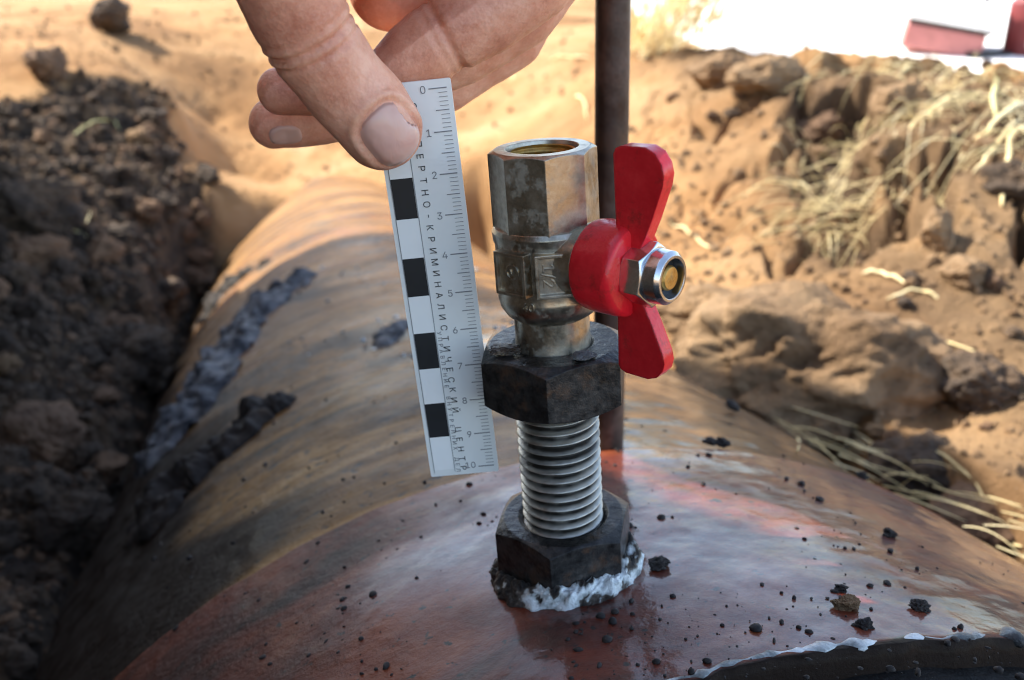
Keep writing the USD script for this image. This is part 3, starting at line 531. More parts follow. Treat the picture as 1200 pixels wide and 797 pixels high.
prof = [(0, -0.0012), (.0106, -0.0012), (.0103, zb * .3), (.0103, zb), (.0122, zb + .0012), (.0136, zb + .0035), (.0141, zb + .0060), (.0139, zb + .0066), (.01375, zb + .0085), (.0139, zb + .014), (.0139, zt - .0040), (.0143, zt - .0032), (.0145, zt - .0008), (.0138, zt + .0004), (.0120, zt + .0010), (0, zt + .0010)]
body = solid(prof, 96)
A_YAW = math.radians(-43)
SA = np.array([math.cos(A_YAW), math.sin(A_YAW), 0.0]); SROT = frame(SA, (0, 0, 1))            # z of SROT runs along the stem
def along(m): 
    return m.transform(np.hstack([SROT, np.array([[0], [0], [zc]])]))
body = body + along(solid([(0, 0), (.0105, .006), (.0100, .0155), (.0078, .0165), (.0078, .019), (0, .019)], 64))
def panel(a0, w, zc_, h):
    "a raised, framed cartouche on the round body"
    return Manifold.cube([.004, w, h], True).translate([.0138, 0, 0]).rotate([0, 0, a0]).translate([0, 0, zc_])
pm = (zt - .004 + zb + .0075) / 2 + .001; phh = (zt - .004) - (zb + .0095)
fr = panel(-86, .0098, pm, phh) - Manifold.cube([.004, .0082, phh - .0016], True).translate([.01655, 0, 0]).rotate([0, 0, -86]).translate([0, 0, pm])
fr2 = panel(-131, .0100, pm, phh) - Manifold.cube([.004, .0084, phh - .0016], True).translate([.01655, 0, 0]).rotate([0, 0, -131]).translate([0, 0, pm])
body = body + fr + fr2
obj('valve_body', body, 'nickel_brass', valve, smooth=35)
def on_body(mesh, a0, zc_, r, spin=0.0):
    "lettering laid on the round body, reading upright from outside"
    v, f = arr(mesh); v = v.copy(); mid = (v.min(0) + v.max(0)) / 2; v[:, :2] -= mid[:2]
    if spin: v = v @ rotz(spin).T
    a_ = math.radians(a0)
    e = np.array([-math.sin(a_), math.cos(a_), 0]); n = np.array([math.cos(a_), math.sin(a_), 0])
    return np.outer(v[:, 0], e) + np.outer(v[:, 1], [0, 0, 1.0]) + np.outer(v[:, 2] + r, n) + np.array([0, 0, zc_]), f
obj('size_mark', on_body(meshkit.text_mesh('1/2', .0030, .0006, True), -92, pm, .0143, -PI / 2), 'nickel_brass', valve, smooth=20)
ring = solid([(.0016, 0), (.0022, 0), (.0022, .0005), (.0016, .0005)], 40)
obj('foundry_mark', cat(on_body(ring, -131, pm + .0004, .01435), on_body(meshkit.text_mesh('V', .0017, .0005, True), -131, pm + .0004, .01435)), 'nickel_brass', valve, smooth=20)
obj('pressure_mark', on_body(meshkit.text_mesh('40', .0022, .0005, True), -116, zb + .0064, .0139), 'nickel_brass', valve, smooth=20)
hd_ = lambda m: along(m)
hub = solid([(0, .0158), (.0102, .0156), (.0116, .0168), (.0119, .0190), (.0119, .0262), (.0114, .0280), (.0103, .0289), (0, .0289)], 72)
def wing(sgn):
    # outline in (distance along the stem, distance along the valve): inner straight edge, flared outer edge
    o = np.array([(.0246, .006), (.0243, .0290), (.0250, .0304), (.0266, .0311), (.0335, .0312), (.0362, .0300), (.0380, .0276), (.0386, .0250), (.0381, .0222), (.0350, .0140), (.0330, .0095), (.0312, .006)])
    if sgn < 0: o = o * np.array([.99, .87])
    cs = CrossSection([o[::-1]]) 
    m = cs.extrude(.0042).translate([0, 0, -.0021])                                          # x = along stem, y = along valve, z = thickness
    m = Manifold.batch_hull([m]) if False else m
    R = np.stack([SA, [0, 0, 1.0 * sgn], np.cross(SA, [0, 0, 1.0 * sgn])], 1)
    return m.transform(np.hstack([R, np.array([[0], [0], [zc]])]))
handle = obj('handle', hd_(hub), 'red_paint', valve, smooth=40)
obj('wing', wing(1), 'red_paint', handle, smooth=30); obj('wing', wing(-1), 'red_paint', handle, smooth=30)
nut = hexnut(.0142, .0286, .0349, None, .35) + solid([(0, .0349), (.0066, .0349), (.0068, .0356), (.0066, .0384), (.0057, .0395), (0, .0395)], 64)
nut = nut - solid([(0, .0355), (.0044, .0355), (.0050, .0399), (0, .0399)], 48)
obj('lock_nut', hd_(nut), 'stainless', valve, smooth=30)
obj('stem', hd_(solid([(0, .030), (.0031, .030), (.0031, .0384), (.0027, .0390), (0, .0390)], 40)), 'brass', valve, smooth=30)
obj('nylon_ring', hd_(solid([(.0031, .0354), (.0046, .0354), (.0048, .0368), (.0033, .0370)], 48)), 'ruler_black', valve, smooth=30)

# ------------------------------------------------------------------ rod behind the valve
rb0 = on_pipe(713, 519); rt = at(719, -60, rb0[1] * 1.0)
dirr = (rt - rb0) / np.linalg.norm(rt - rb0); L = 0.75
rod = thing('steel_rod', 'dark rusty steel rod standing upright behind the valve', 'rod', rb0)
pts = rb0 - dirr * .01 + np.outer(np.linspace(0, L, 60), dirr); rr_ = px(17.5, rb0) * np.ones(60)
obj('shaft', tube(pts, rr_, 40), 'rod_steel', rod, smooth=50, world=True)
obj('point', tube([rb0 - dirr * .03, rb0 - dirr * .008], [rr_[0] * .3, rr_[0] * .99], 24), 'rod_steel', rod, smooth=40, world=True)

# ------------------------------------------------------------------ ruler
RY = 0.2425
c_tl, c_tr, c_bl, c_br = at(434.5, 98, RY), at(527.5, 94, RY), at(505, 559, RY), at(585, 552, RY)
ry = ((c_tl + c_tr) - (c_bl + c_br)); LEN = np.linalg.norm(ry) / 2; ry /= np.linalg.norm(ry)
rx = (c_tr - c_tl) + (c_br - c_bl); WID = np.linalg.norm(rx) / 2; rx -= ry * (rx @ ry); rx /= np.linalg.norm(rx); rn = np.cross(rx, ry)
org = (c_bl + c_br) / 2 - rx * WID / 2
print('ruler', LEN, WID)
ruler = thing('ruler', 'pale plastic centimetre ruler with black and white scale blocks held upright by the fingers', 'ruler', org, rot=np.stack([rx, ry, rn], 1))
TH = .0009
obj('plate', CrossSection([[(0, 0), (WID, 0), (WID, LEN), (0, LEN)]]).offset(-.0006, m3.JoinType.Round, 2, 24).offset(.0006, m3.JoinType.Round, 2, 24).extrude(TH).translate([0, 0, -TH]), 'ruler_plastic', ruler, smooth=30)
s0 = LEN - .0022                                                       # the zero mark
CM = (LEN - .0044) / 10.0
def strip(x0, x1, y0, y1, z=.00012):
    return Manifold.cube([x1 - x0, y1 - y0, z]).translate([x0, y0, 0])
ticks = []
for mm in range(101):
    y = s0 - mm * CM / 10; l = .0046 if mm % 10 == 0 else .0034 if mm % 5 == 0 else .0022
    w = .00030 if mm % 10 == 0 else .00022 if mm % 5 == 0 else .00013
    ticks.append(strip(WID - .0012 - l, WID - .0012, y - w / 2, y + w / 2))
obj('scale_marks', cat(*ticks), 'ruler_grey', ruler, smooth=False)
dig = []
for k in range(11):
    t = meshkit.text_mesh(str(k), .0019, .00012); v, f = arr(t); wd = v[:, 0].max()
    dig.append((v + np.array([WID - .0066 - wd, s0 - k * CM - .0010 if k < 10 else s0 - k * CM - .0003, 0]), f))
obj('scale_digits', cat(*dig), 'ruler_grey', ruler, smooth=False)
for k in range(1, 10):
    y1 = s0 - (k - 0.05) * CM - 0.0006; y0 = y1 - CM
    x0, x1 = .0013, .0071
    if y0 < .0010: y0 = .0012
    obj('black_block' if k % 2 == 0 else 'white_block', strip(x0, x1, y0, y1), 'ruler_black' if k % 2 == 0 else 'ruler_block_white', ruler, smooth=False)
obj('block_outline', cat(strip(.0072, .00738, .0012, s0 - .95 * CM), strip(.0011, .00126, .0012, s0 - .95 * CM)), 'ruler_grey', ruler, smooth=False)
def down_text(s, x, y_start, y_end, h, bold):
    "letters turned a quarter turn, spaced evenly down the ruler"
    out = []; n = len(s)
    for i, ch in enumerate(s):
        if ch == ' ': continue
        v, f = arr(meshkit.text_mesh(ch, h, .00012, bold)); v = v.copy(); mid = (v.min(0) + v.max(0)) / 2
        v[:, 0] -= mid[0]; v[:, 1] -= h / 2 if ch != '-' else mid[1]
        v = v @ rotz(-PI / 2).T; out.append((v + np.array([x, y_start + (y_end - y_start) * i / (n - 1), 0]), f))
    return cat(*out)
obj('lettering', down_text('ЭКСПЕРТНО-КРИМИНАЛИСТИЧЕСКИЙ ЦЕНТР', .0099, s0 - .35 * CM, .0021, .0018, False), 'ruler_ink', ruler, smooth=False)
obj('small_lettering', down_text('УПРАВЛЕНИЕ ВНУТРЕННИХ ДЕЛ', .00835, s0 - 6.05 * CM, .0016, .0012, False), 'ruler_grey', ruler, smooth=False)
for i, yy in enumerate((.0, )): pass

# ------------------------------------------------------------------ hand
def J(u, v, y, r): p = at(u, v, y); return (p, px(r, p))
thumb = [J(392, -330, .232, 70), J(300, -110, .214, 70), J(335, -20, .219, 62), J(362, 42, .2235, 58), J(398, 92, .2275, 52), J(428, 126, .2300, 51), J(447, 151, .2312, 48)]
index = [J(705, -250, .268, 64), J(662, -105, .262, 58), J(620, -28, .2585, 54), J(570, 14, .2560, 48), J(522, 42, .2550, 46), J(487, 66, .2545, 42), J(460, 90, .2540, 36)]
middle = [J(690, -270, .292, 62), J(660, -70, .286, 52), J(612, 12, .279, 43), J(540, 62, .274, 37), J(450, 95, .271, 33), J(385, 104, .269, 31), J(329, 107, .268, 27)]
ring = [J(660, -290, .312, 58), J(640, -60, .306, 50), J(596, 40, .300, 42), J(520, 95, .294, 36), J(430, 126, .288, 33), J(370, 139, .285, 31), J(321, 145, .283, 29)]
little = [J(610, -300, .325, 52), J(600, -80, .325, 44), J(560, 20, .322, 37), J(500, 70, .318, 31), J(440, 105, .315, 28), J(405, 112, .312, 26)]
wrist = J(520, -560, .270, 105)
palm = [[thumb[0], thumb[1], J(470, -280, .26, 70)], [J(700, -255, .275, 60), J(620, -300, .318, 55), J(470, -450, .268, 75), J(570, -470, .285, 75)], [J(470, -450, .268, 75), wrist, J(570, -470, .285, 75)], [thumb[0], J(470, -450, .268, 75), J(470, -280, .27, 62)], [J(470, -280, .30, 62), J(458, -16, .300, 52), J(620, -120, .306, 50)], [J(405, -55, .335, 48), J(500, -110, .33, 55), J(440, -190, .30, 60)], [J(348, -75, .240, 48), J(452, -50, .300, 50), J(440, -170, .28, 62)]]
W = wrist[0]; EL = np.array([-.20, .50, .37]); SHO = np.array([-.60, .85, .51]); SHO2 = np.array([-.76, 1.18, .49])
hips, hips2 = np.array([-1.06, .92, .20]), np.array([-1.11, 1.16, .20]); neck, head = np.array([-.67, 1.02, .57]), np.array([-.64, .99, .69])
hand_t = capsules([thumb, index, middle, ring, little, [(W, wrist[1]), (W + (EL - W) * .35, .031)]], .0014, 22, palm)
knee, knee2, foot, foot2 = np.array([-.80, .74, .30]), np.array([-.90, 1.30, .30]), np.array([-.94, .72, .02]), np.array([-1.06, 1.30, .0])
lhand = np.array([-.82, 1.30, .38])
arm = [(W + (EL - W) * .2, .029), (W + (EL - W) * .7, .039), (EL, .042), (SHO, .062)]
body_chains = [arm, [(SHO2, .062), (np.array([-.72, 1.38, .46]), .045), (lhand, .03), (lhand + [.08, -.06, -.05], .022)], [(SHO, .07), ((SHO + SHO2) / 2 + [0, 0, .01], .09), (SHO2, .07)], [(neck - [.08, 0, .06], .06), (neck, .056), (head, .085), (head + [-.03, 0, .05], .095)],
    [(hips, .11), (knee, .07), (foot, .045), (foot + [.14, -.02, -.02], .03)], [(hips2, .11), (knee2, .07), (foot2, .045), (foot2 + [.14, .02, -.02], .03)]]
trunk = [[(hips, .12), (hips2, .12), ((SHO * .6 + hips * .4), .11), ((SHO2 * .6 + hips2 * .4), .11)], [((SHO * .6 + hips * .4), .11), ((SHO2 * .6 + hips2 * .4), .11), (SHO, .07), (SHO2, .07)]]
body_t = capsules(body_chains, .02, 4, trunk)
hand_t = trimesh.Trimesh(*trimesh.remesh.subdivide(hand_t.vertices, hand_t.faces)); trimesh.smoothing.filter_taubin(hand_t, lamb=0.5, nu=0.52, iterations=4)
v = np.array(hand_t.vertices)
# creases at the thumb's knuckle, soft swellings elsewhere
def crease(v, p, d, halfw, depth, width):
    q = v - p; s = q @ d; near = np.linalg.norm(q - np.outer(s, d), axis=1) < halfw
    return np.where(near, depth * np.exp(-(s / width) ** 2), 0)
N = np.array(hand_t.vertex_normals)
d_ = thumb[4][0] - thumb[2][0]; d_ /= np.linalg.norm(d_)
disp = 0.0005 * (fbm(v * 160, 3, 6) - .5) + 0.0012 * (fbm(v * 45, 3, 7) - .5)
for off, dep in ((-.0032, .0003), (-.0004, .0008), (.0024, .0005)):
    wob = d_ * 1.0
    disp -= crease(v + (fbm(v * 120, 2, 9) - .5)[:, None] * .0014, thumb[3][0] + d_ * off, wob, .02, dep, .0007)
di = index[4][0] - index[3][0]; di /= np.linalg.norm(di)
for off, dep in ((0, .0012), (.0025, .0006)): disp -= crease(v, index[4][0] + di * off, di, .012, dep, .0012)
NAIL_C = at(449, 153, .2312); NAIL_T = (EYE - NAIL_C) + np.array([0.01, 0, 0.03])
d9 = NAIL_C - thumb[4][0]; d9 /= np.linalg.norm(d9); n9 = NAIL_T - d9 * (NAIL_T @ d9); n9 /= np.linalg.norm(n9); s9 = np.cross(d9, n9)
q9 = v - NAIL_C; rn9 = (np.abs(q9 @ s9 / px(31, NAIL_C)) ** 2.7 + np.abs(q9 @ d9 / px(38, NAIL_C)) ** 2.7) ** (1 / 2.7)
front = (N @ n9 > 0.0) & (np.linalg.norm(q9, axis=1) < .03)
disp += np.where(front, .0008 * np.exp(-((rn9 - 1.22) / .14) ** 2) * (1 - .8 * smoothstep(q9 @ d9, 0, .006)) - .0005 * np.exp(-((rn9 - 1.02) / .06) ** 2), 0)
v = v + N * disp[:, None]
hand_prim = thing('person', 'person reaching in from above, bare hand pinching the ruler between thumb and fingers', 'person', (float(hips[0]), float(hips[1]), 0.0))
skin_mesh = cat((v, np.array(hand_t.faces)), body_t)
try:
    def mani(vv, ff): 
        t = trimesh.Trimesh(vv, ff, process=True); return Manifold(m3.Mesh(np.asarray(t.vertices, np.float32), np.asarray(t.faces, np.uint32)))
    ma, mb = mani(v, np.array(hand_t.faces)), mani(np.array(body_t.vertices), np.array(body_t.faces))
    if not ma.is_empty() and not mb.is_empty(): skin_mesh = ma + mb; print('body joined')
except Exception as e: print('join failed', e)
obj('body', skin_mesh, 'skin', hand_prim, smooth=True, world=True)
from scipy.spatial import cKDTree
HV, HN = v, np.array(trimesh.Trimesh(v, hand_t.faces, process=False).vertex_normals)
def nail(ctr, base, toward, width, length, name, lift):
    "a nail plate laid over the flesh of a finger tip"
    d = ctr - base; d = d / np.linalg.norm(d); n = toward - d * (toward @ d); n /= np.linalg.norm(n); s = np.cross(d, n)
    q = HV - ctr; ok = (HN @ n > 0.1) & (np.linalg.norm(q, axis=1) < .022); loc = np.stack([q[ok] @ s, q[ok] @ d], 1); hh = q[ok] @ n; tr = cKDTree(loc)
    rr_, tt_ = np.meshgrid(np.linspace(0, 1, 18), np.linspace(0, 2 * PI, 64, endpoint=False), indexing='ij')
    e = 2 / 2.7; cu = np.sign(np.cos(tt_)) * np.abs(np.cos(tt_)) ** e * rr_; ct = np.sign(np.sin(tt_)) * np.abs(np.sin(tt_)) ** e * rr_
    lat, lon = cu * width, ct * length; dd, ii = tr.query(np.stack([lat, lon], -1), k=8); w = 1 / (dd + .0004); h = (hh[ii] * w).sum(-1) / w.sum(-1)
    h = h + lift * (1 - rr_ ** 6) + .00012 - 0.0004 * rr_ ** 14 + .0004 * np.clip(ct, 0, 1)
    P = ctr + lat[..., None] * s + lon[..., None] * d + h[..., None] * n
    obj(name, grid_mesh(P, True), 'nail', hand_prim, smooth=True, world=True)
nail(NAIL_C, thumb[4][0], NAIL_T, px(31, NAIL_C), px(38, NAIL_C), 'thumbnail', .0009)
ctr = ring[-1][0] + (ring[-2][0] - ring[-1][0]) * .28
nail(ctr, ring[-2][0], (EYE - ctr) + np.array([0, 0, -.16]), px(13, ctr), px(19, ctr), 'fingernail', .0003)
def garment(name, chains, hulls, m_, wr, seed):
    t = capsules(chains, .012, 8, hulls); vv = np.array(t.vertices); vv = vv + np.array(t.vertex_normals) * (wr * (fbm(vv * np.array([14, 14, 22]), 4, seed) - .5))[:, None]
    obj(name, (vv, np.array(t.faces)), m_, hand_prim, smooth=True, world=True)
big = lambda ch, k: [(p, r_ + k) for p, r_ in ch]
garment('jacket', [[(W + (EL - W) * .45, .046), (EL, .056), (SHO, .082)], big(body_chains[1][:3], .016), big(body_chains[2], .016), [(neck - [.08, 0, .08], .075), (neck - [.03, 0, .04], .07)]], [big(h, .018) for h in trunk], 'cloth_sleeve', .03, 4)
garment('trousers', [big(body_chains[4][:3], .018), big(body_chains[5][:3], .018)], [big([(hips, .11), (hips2, .11)], .02)], 'cloth_trousers', .025, 5)
garment('boot', [[(foot + [0, 0, .03], .052), (foot, .05), (foot + [.15, -.02, -.02], .042)]], [], 'case_black', .004, 6)
garment('boot', [[(foot2 + [0, 0, .03], .052), (foot2, .05), (foot2 + [.15, .02, -.02], .042)]], [], 'case_black', .004, 7)
hc = head + np.array([-.045, 0, .065]); vv = ico[4][0]; hv_ = vv * (0.104 + .008 * (fbm(vv * 6, 3, 8) - .5))[:, None] + hc
obj('hair', (hv_, ico[4][1]), 'hair_dark', hand_prim, smooth=True, world=True)
for sy in (-1, 1):
    obj('eye', moved(ico[2], head + [.083, sy * .032, .015], None, .011), 'ruler_block_white', hand_prim, smooth=True, world=True)
    obj('ear', moved((ico[3][0] * [.6, .25, 1], ico[3][1]), head + [-.02, sy * .088, .01], None, .03), 'skin', hand_prim, smooth=True, world=True)
obj('nose', Manifold.batch_hull([Manifold.sphere(.012, 16).translate(list(head + q)) for q in ([.083, 0, .012], [.098, .006, -.022], [.098, -.006, -.022])]), 'skin', hand_prim, smooth=True, world=True)
obj('mouth', moved((ico[3][0] * [.4, 1, .35], ico[3][1]), head + [.078, 0, -.048], None, .022), 'nail', hand_prim, smooth=True, world=True)

# ------------------------------------------------------------------ clods
def put_clod(u, v, y, s_px, seed, m_, label, stretch=(1, .9, .75), group=None, sub=5, lift=.3, rough=.5, yaw=None):
    p = ground_hit(u, v + .5 * s_px)[0]; s = px(s_px, p); p = p + np.array([0, s * .25, s * stretch[2] * lift])
    if yaw is None: yaw = np.random.default_rng(seed).uniform(0, 6.28)
    R = rotz(yaw)
    return obj('soil_clod', moved(clod(seed, sub, rough, stretch=stretch), p, R, s), m_, smooth=40, label=label, category='soil clod', group=group)
put_clod(960, 395, .80, 165, 502, 'clod_clay', 'biggest sunlit tan clod with a straw across it, above the right pipe edge', (1.05, .8, .62), rough=.42, yaw=.2)
put_clod(862, 372, .90, 75, 503, 'clod_clay', 'tan clod left of the biggest one, just right of the valve handle', (1.1, .8, .75), rough=.42)
put_clod(1150, 440, .72, 48, 504, 'clod_dark', 'dark clod in the hollow right of the biggest tan clod')
put_clod(1080, 540, .60, 55, 505, 'clod_dark', 'dark hollow clod between straw and pipe at the right')
put_clod(985, 498, .60, 26, 506, 'clod_brown', 'brown clod under the straw near the right pipe edge', (1.2, .8, .7))
put_clod(1130, 315, .88, 30, 507, 'clod_clay', 'orange clay clod lying above the straw at the right edge')
put_clod(1060, 120, 1.2, 36, 508, 'clod_clay', 'rounded clay clod on the crest below the red and white case', (1, .8, .9))
put_clod(960, 140, 1.28, 34, 509, 'clod_brown', 'brown clod in the dark cleft of the right slope', lift=.05)
put_clod(905, 82, 1.5, 42, 510, 'clod_clay', 'flat grey clay clod on the crest against the white ground', (1.3, .8, .6))
put_clod(842, 78, 1.6, 34, 511, 'clod_clay', 'small clay clod on the crest next to the grass tuft')
put_clod(1150, 600, .46, 60, 512, 'clod_brown', 'brown clod at the right edge behind the pipe', (1.2, .9, .6))
put_clod(1190, 210, .95, 38, 513, 'clod_dark', 'dark clod at the right edge below the straw bundle')
put_clod(1100, 270, .95, 30, 514, 'clod_clay', 'upright clay clod in the middle of the right slope', (.8, .8, 1.1), lift=.1)
put_clod(132, 26, 2.0, 29, 520, 'clod_dark', 'lone dark clod lying on the sunlit clay at the top left', (1.1, .8, .7), lift=1)
put_clod(55, 72, 1.80, 32, 521, 'clod_brown', 'grey-brown block on the upper rim of the dark heap', (1.1, .8, .8))
put_clod(165, 160, 1.62, 17, 522, 'clod_clay', 'rounded tan clod on the right part of the dark heap')
put_clod(35, 235, 1.15, 52, 523, 'clod_dark', 'large black clod at the left edge of the heap')
put_clod(35, 290, 1.02, 40, 524, 'clod_brown', 'reddish clod under the large black clod at the left edge', (1.1, .8, .6))
put_clod(155, 405, .95, 48, 525, 'clod_dark', 'smooth dark clod beside the left side of the pipe')
put_clod(45, 500, .70, 60, 526, 'clod_brown', 'brown clod at the left edge below the middle', (1.3, .8, .6))
put_clod(85, 605, .62, 45, 527, 'clod_dark', 'black clod low beside the pipe at the left', (1, .9, .8))
put_clod(8, 425, .80, 16, 528, 'clod_clay', 'small ochre lump catching light at the left edge')
put_clod(200, 365, 1.1, 13, 529, 'clod_clay', 'pale stub of clay beside the far left flank of the pipe', (.6, .6, 1.4))
k = 0
r = np.random.default_rng(77)
while k < 120:
    u, v = r.uniform(-5, 245), r.uniform(115, 790)
    y = float(np.interp(v, [110, 160, 200, 250, 300, 400, 550, 700, 790], [1.9, 1.62, 1.42, 1.28, 1.2, .95, .69, .53, .42])) * (1 + .05 * (u - 100) / 100)
    p = ground_hit(u, v)[0]
    if not heap_poly.contains(shapely.Point(p[0], p[1])): continue
    if np.hypot(*pipe_uv(p)[[0, 2]]) < PR + .01: continue
    z = gz1(p[0], p[1]); s = 7 * (26 / 7) ** (r.random() ** 1.6) * (1.0 if v < 300 else 1.35); s = px(s, p)
    obj('soil_clod', moved(clod(600 + k, 4, .62, 12, stretch=(1, r.uniform(.7, 1), r.uniform(.6, .9))), (p[0], p[1], z + s * .25), rotz(r.uniform(0, 6)), s), 'clod_dark' if r.random() < .72 else 'clod_brown', smooth=40,
        label='fist sized or smaller soil clod in the shaded heap left of the pipe', category='soil clod', group='clods of the dark heap'); k += 1
k = 0
while k < 45:
    u, v = r.uniform(770, 1200), r.uniform(70, 640)
    y = float(np.interp(v, [50, 100, 150, 250, 300, 400, 450, 500, 600, 640], [1.5, 1.3, 1.15, .98, .9, .76, .68, .6, .46, .42]))
    p = ground_hit(u, v)[0]
    if np.hypot(*pipe_uv(p)[[0, 2]]) < PR + .02: continue
    z = gz1(p[0], p[1]); s = px(r.uniform(4, 13), p)
    obj('soil_clod', moved(clod(800 + k, 4, .6, 12, stretch=(1, r.uniform(.7, 1), r.uniform(.6, .9))), (p[0], p[1], z + s * .2), rotz(r.uniform(0, 6)), s), ('clod_clay', 'clod_clay', 'clod_brown', 'clod_dark')[r.integers(4)], smooth=40,
        label='small crumbly clod loose on the sunlit slope right of the pipe', category='soil clod', group='small clods of the right slope'); k += 1
# crumbs
def crumb_field(n, polyuv, ytab, smin, smax, seed, heap):
    r = np.random.default_rng(seed); P = []; 
    while len(P) < n:
        u, v = r.uniform(polyuv[0], polyuv[2]), r.uniform(polyuv[1], polyuv[3]); y = float(np.interp(v, *ytab)) * r.uniform(.9, 1.1); p = at(u, v, y)
        if heap is not None and heap_poly.contains(shapely.Point(p[0], p[1])) != heap: continue
        if np.hypot(*pipe_uv(p)[[0, 2]]) < PR + .005: continue
        P.append(p)
    P = np.array(P); z = ground_z(P[:, 0], P[:, 1])[0]; out = []
    for i, p in enumerate(P):
        s = px(smin * (smax / smin) ** (r.random() ** 1.8), p); vv, ff = ico[1]
        w = vv * (1 + .7 * (noise(vv * 1.6 + r.uniform(0, 99, 3)) - .5))[:, None] * s * r.uniform(.6, 1.1, 3)
        out.append((w @ rotz(r.uniform(0, 6)).T + np.array([p[0], p[1], z[i] + s * .2]), ff))
    return cat(*out)
TL = ([110, 160, 200, 250, 300, 400, 550, 700, 790], [1.9, 1.62, 1.42, 1.28, 1.2, .95, .69, .53, .42])
TR = ([20, 100, 150, 250, 300, 400, 450, 500, 600, 680], [1.8, 1.3, 1.15, .98, .9, .76, .68, .6, .46, .4])
obj('soil_crumbs', crumb_field(3600, (-20, 112, 300, 797), TL, 2.5, 9, 15, True), 'clod_dark', smooth=False, kind='stuff', label='loose dark crumbs covering the heap left of the pipe', category='soil')
obj('soil_crumbs', crumb_field(1300, (-20, 112, 300, 797), TL, 2.5, 8, 19, True), 'clod_brown', smooth=False, kind='stuff', label='loose brown crumbs mixed into the heap left of the pipe', category='soil')
obj('soil_crumbs', crumb_field(2200, (740, 60, 1220, 680), TR, 1.5, 7, 16, False), 'clod_clay', smooth=False, kind='stuff', label='loose clay crumbs over the right slope', category='soil')
obj('soil_crumbs', crumb_field(1300, (-20, 0, 780, 200), ([0, 100, 200], [2.8, 2.3, 1.85]), .6, 4, 17, False), 'clod_clay', smooth=False, kind='stuff', label='fine clay crumbs on the far sunlit bank', category='soil')

# ------------------------------------------------------------------ straw
def straw(pts, r_px, label, m_='straw', seed=0, name='dry_straw', catg='straw', lift=1.5):
    P = ground_hit([p[0] for p in pts], [p[1] for p in pts]); rr0 = px(r_px * .6, P[len(P) // 2]); P = P + np.array([0, 0, 1.0]) * rr0 * .8; P[1:-1, 2] += rr0 * lift; Q = smooth_path(P, 22); Q = Q + px(2.2, P[0]) * np.stack([noise(np.linspace(0, 5, 22)[:, None] * np.ones(3) + seed * 3 + k * 17, 5) - .5 for k in range(3)], 1) * 2; rr = px(r_px * .42, P[len(P) // 2]) * (1 + .35 * (noise(np.linspace(0, 6, 22)[:, None] * np.ones(3) + seed, 3) - .5)); rr[-3:] *= [.8, .6, .35]
    obj(name, tube(Q, rr, 8), m_, smooth=50, label=label, category=catg)
straw([(1100, 62, 1.15), (1065, 85, 1.13), (1030, 130, 1.06), (1005, 165, 1.0)], 6.5, 'thick bleached straw slanting down from the crest', seed=1)
straw([(1108, 70, 1.15), (1150, 78, 1.08), (1165, 110, 1.02), (1160, 145, .98)], 7, 'greenish bent stalk hanging over the crest at the right', 'straw_green', 2)
straw([(1135, 95, 1.1), (1110, 120, 1.05), (1080, 140, 1.0), (1060, 165, .98)], 4.5, 'thin straw forking left under the bent stalk', seed=3)
straw([(1210, 120, 1.0), (1175, 140, .98), (1150, 165, .95), (1125, 190, .93)], 6, 'pale straw running down from the right edge', seed=4)
straw([(1205, 150, .98), (1185, 165, .95), (1178, 200, .92), (1172, 245, .89)], 7, 'pale twisted straw hanging at the right edge', seed=5)
straw([(1195, 140, .97), (1165, 175, .94), (1140, 205, .92)], 4, 'thin straw crossing beneath the pale ones at the right edge', seed=6)
straw([(1160, 420, .66), (1125, 410, .67), (1085, 402, .68), (1040, 415, .69)], 3.5, 'white straw lying across the biggest tan clod', seed=7)
straw([(1035, 425, .68), (1045, 445, .67), (1052, 480, .66)], 4, 'short pale straw hanging down the face of the biggest clod', seed=8)
straw([(1060, 335, .82), (1035, 325, .84), (1010, 322, .86)], 4.5, 'pale straw lying on orange clay above the biggest clod', seed=9)
straw([(1100, 350, .8), (1070, 345, .82), (1040, 352, .82)], 4, 'second pale straw on the orange clay, nearer the pipe', seed=10)
straw([(895, 485, .58), (960, 492, .56), (1030, 530, .50), (1090, 580, .45), (1150, 625, .41), (1200, 645, .38)], 5, 'long golden straw running along the right edge of the pipe', seed=11)
straw([(990, 505, .56), (1050, 545, .48), (1110, 590, .44), (1190, 640, .40)], 3.5, 'second long straw beside the golden one along the pipe', seed=12)
straw([(900, 480, .6), (930, 490, .58), (936, 510, .56), (935, 530, .55)], 3, 'short straw bent down onto the pipe shoulder', seed=13)
straw([(1060, 525, .56), (1110, 540, .52), (1145, 575, .47), (1165, 605, .44)], 3.5, 'curved straw above the golden one', seed=14)
straw([(782, 262, .95), (805, 275, .93), (838, 297, .9)], 3.2, 'fine straw on the slope right of the valve nut', seed=15)
straw([(60, 258, 1.1), (85, 272, 1.08), (115, 285, 1.05)], 3.5, 'pale root lying on the dark heap', seed=16)
straw([(68, 236, 1.12), (64, 250, 1.11), (62, 262, 1.09)], 2.4, 'short upright fork of the pale root', seed=17)
straw([(115, 290, 1.04), (128, 297, 1.03), (142, 298, 1.03)], 2.4, 'small pale root piece below the longer root', seed=18)
straw([(88, 160, 1.5), (108, 148, 1.49), (132, 143, 1.5), (138, 156, 1.48)], 2.2, 'hooked yellow straw in the upper dark heap', 'straw_green', 19)
straw([(100, 268, 1.06), (105, 255, 1.07), (106, 250, 1.08)], 2.2, 'thin side branch of the pale root', seed=20)
straw([(420, 238, 1.5), (440, 236, 1.5), (462, 233, 1.5)], 2.6, 'pale sliver of straw on the far pipe near the ruler', seed=21)
straw([(645, 70, 1.9), (665, 69, 1.9), (690, 68, 1.9)], 2.5, 'short pale straw left of the rod on the bank', seed=22)
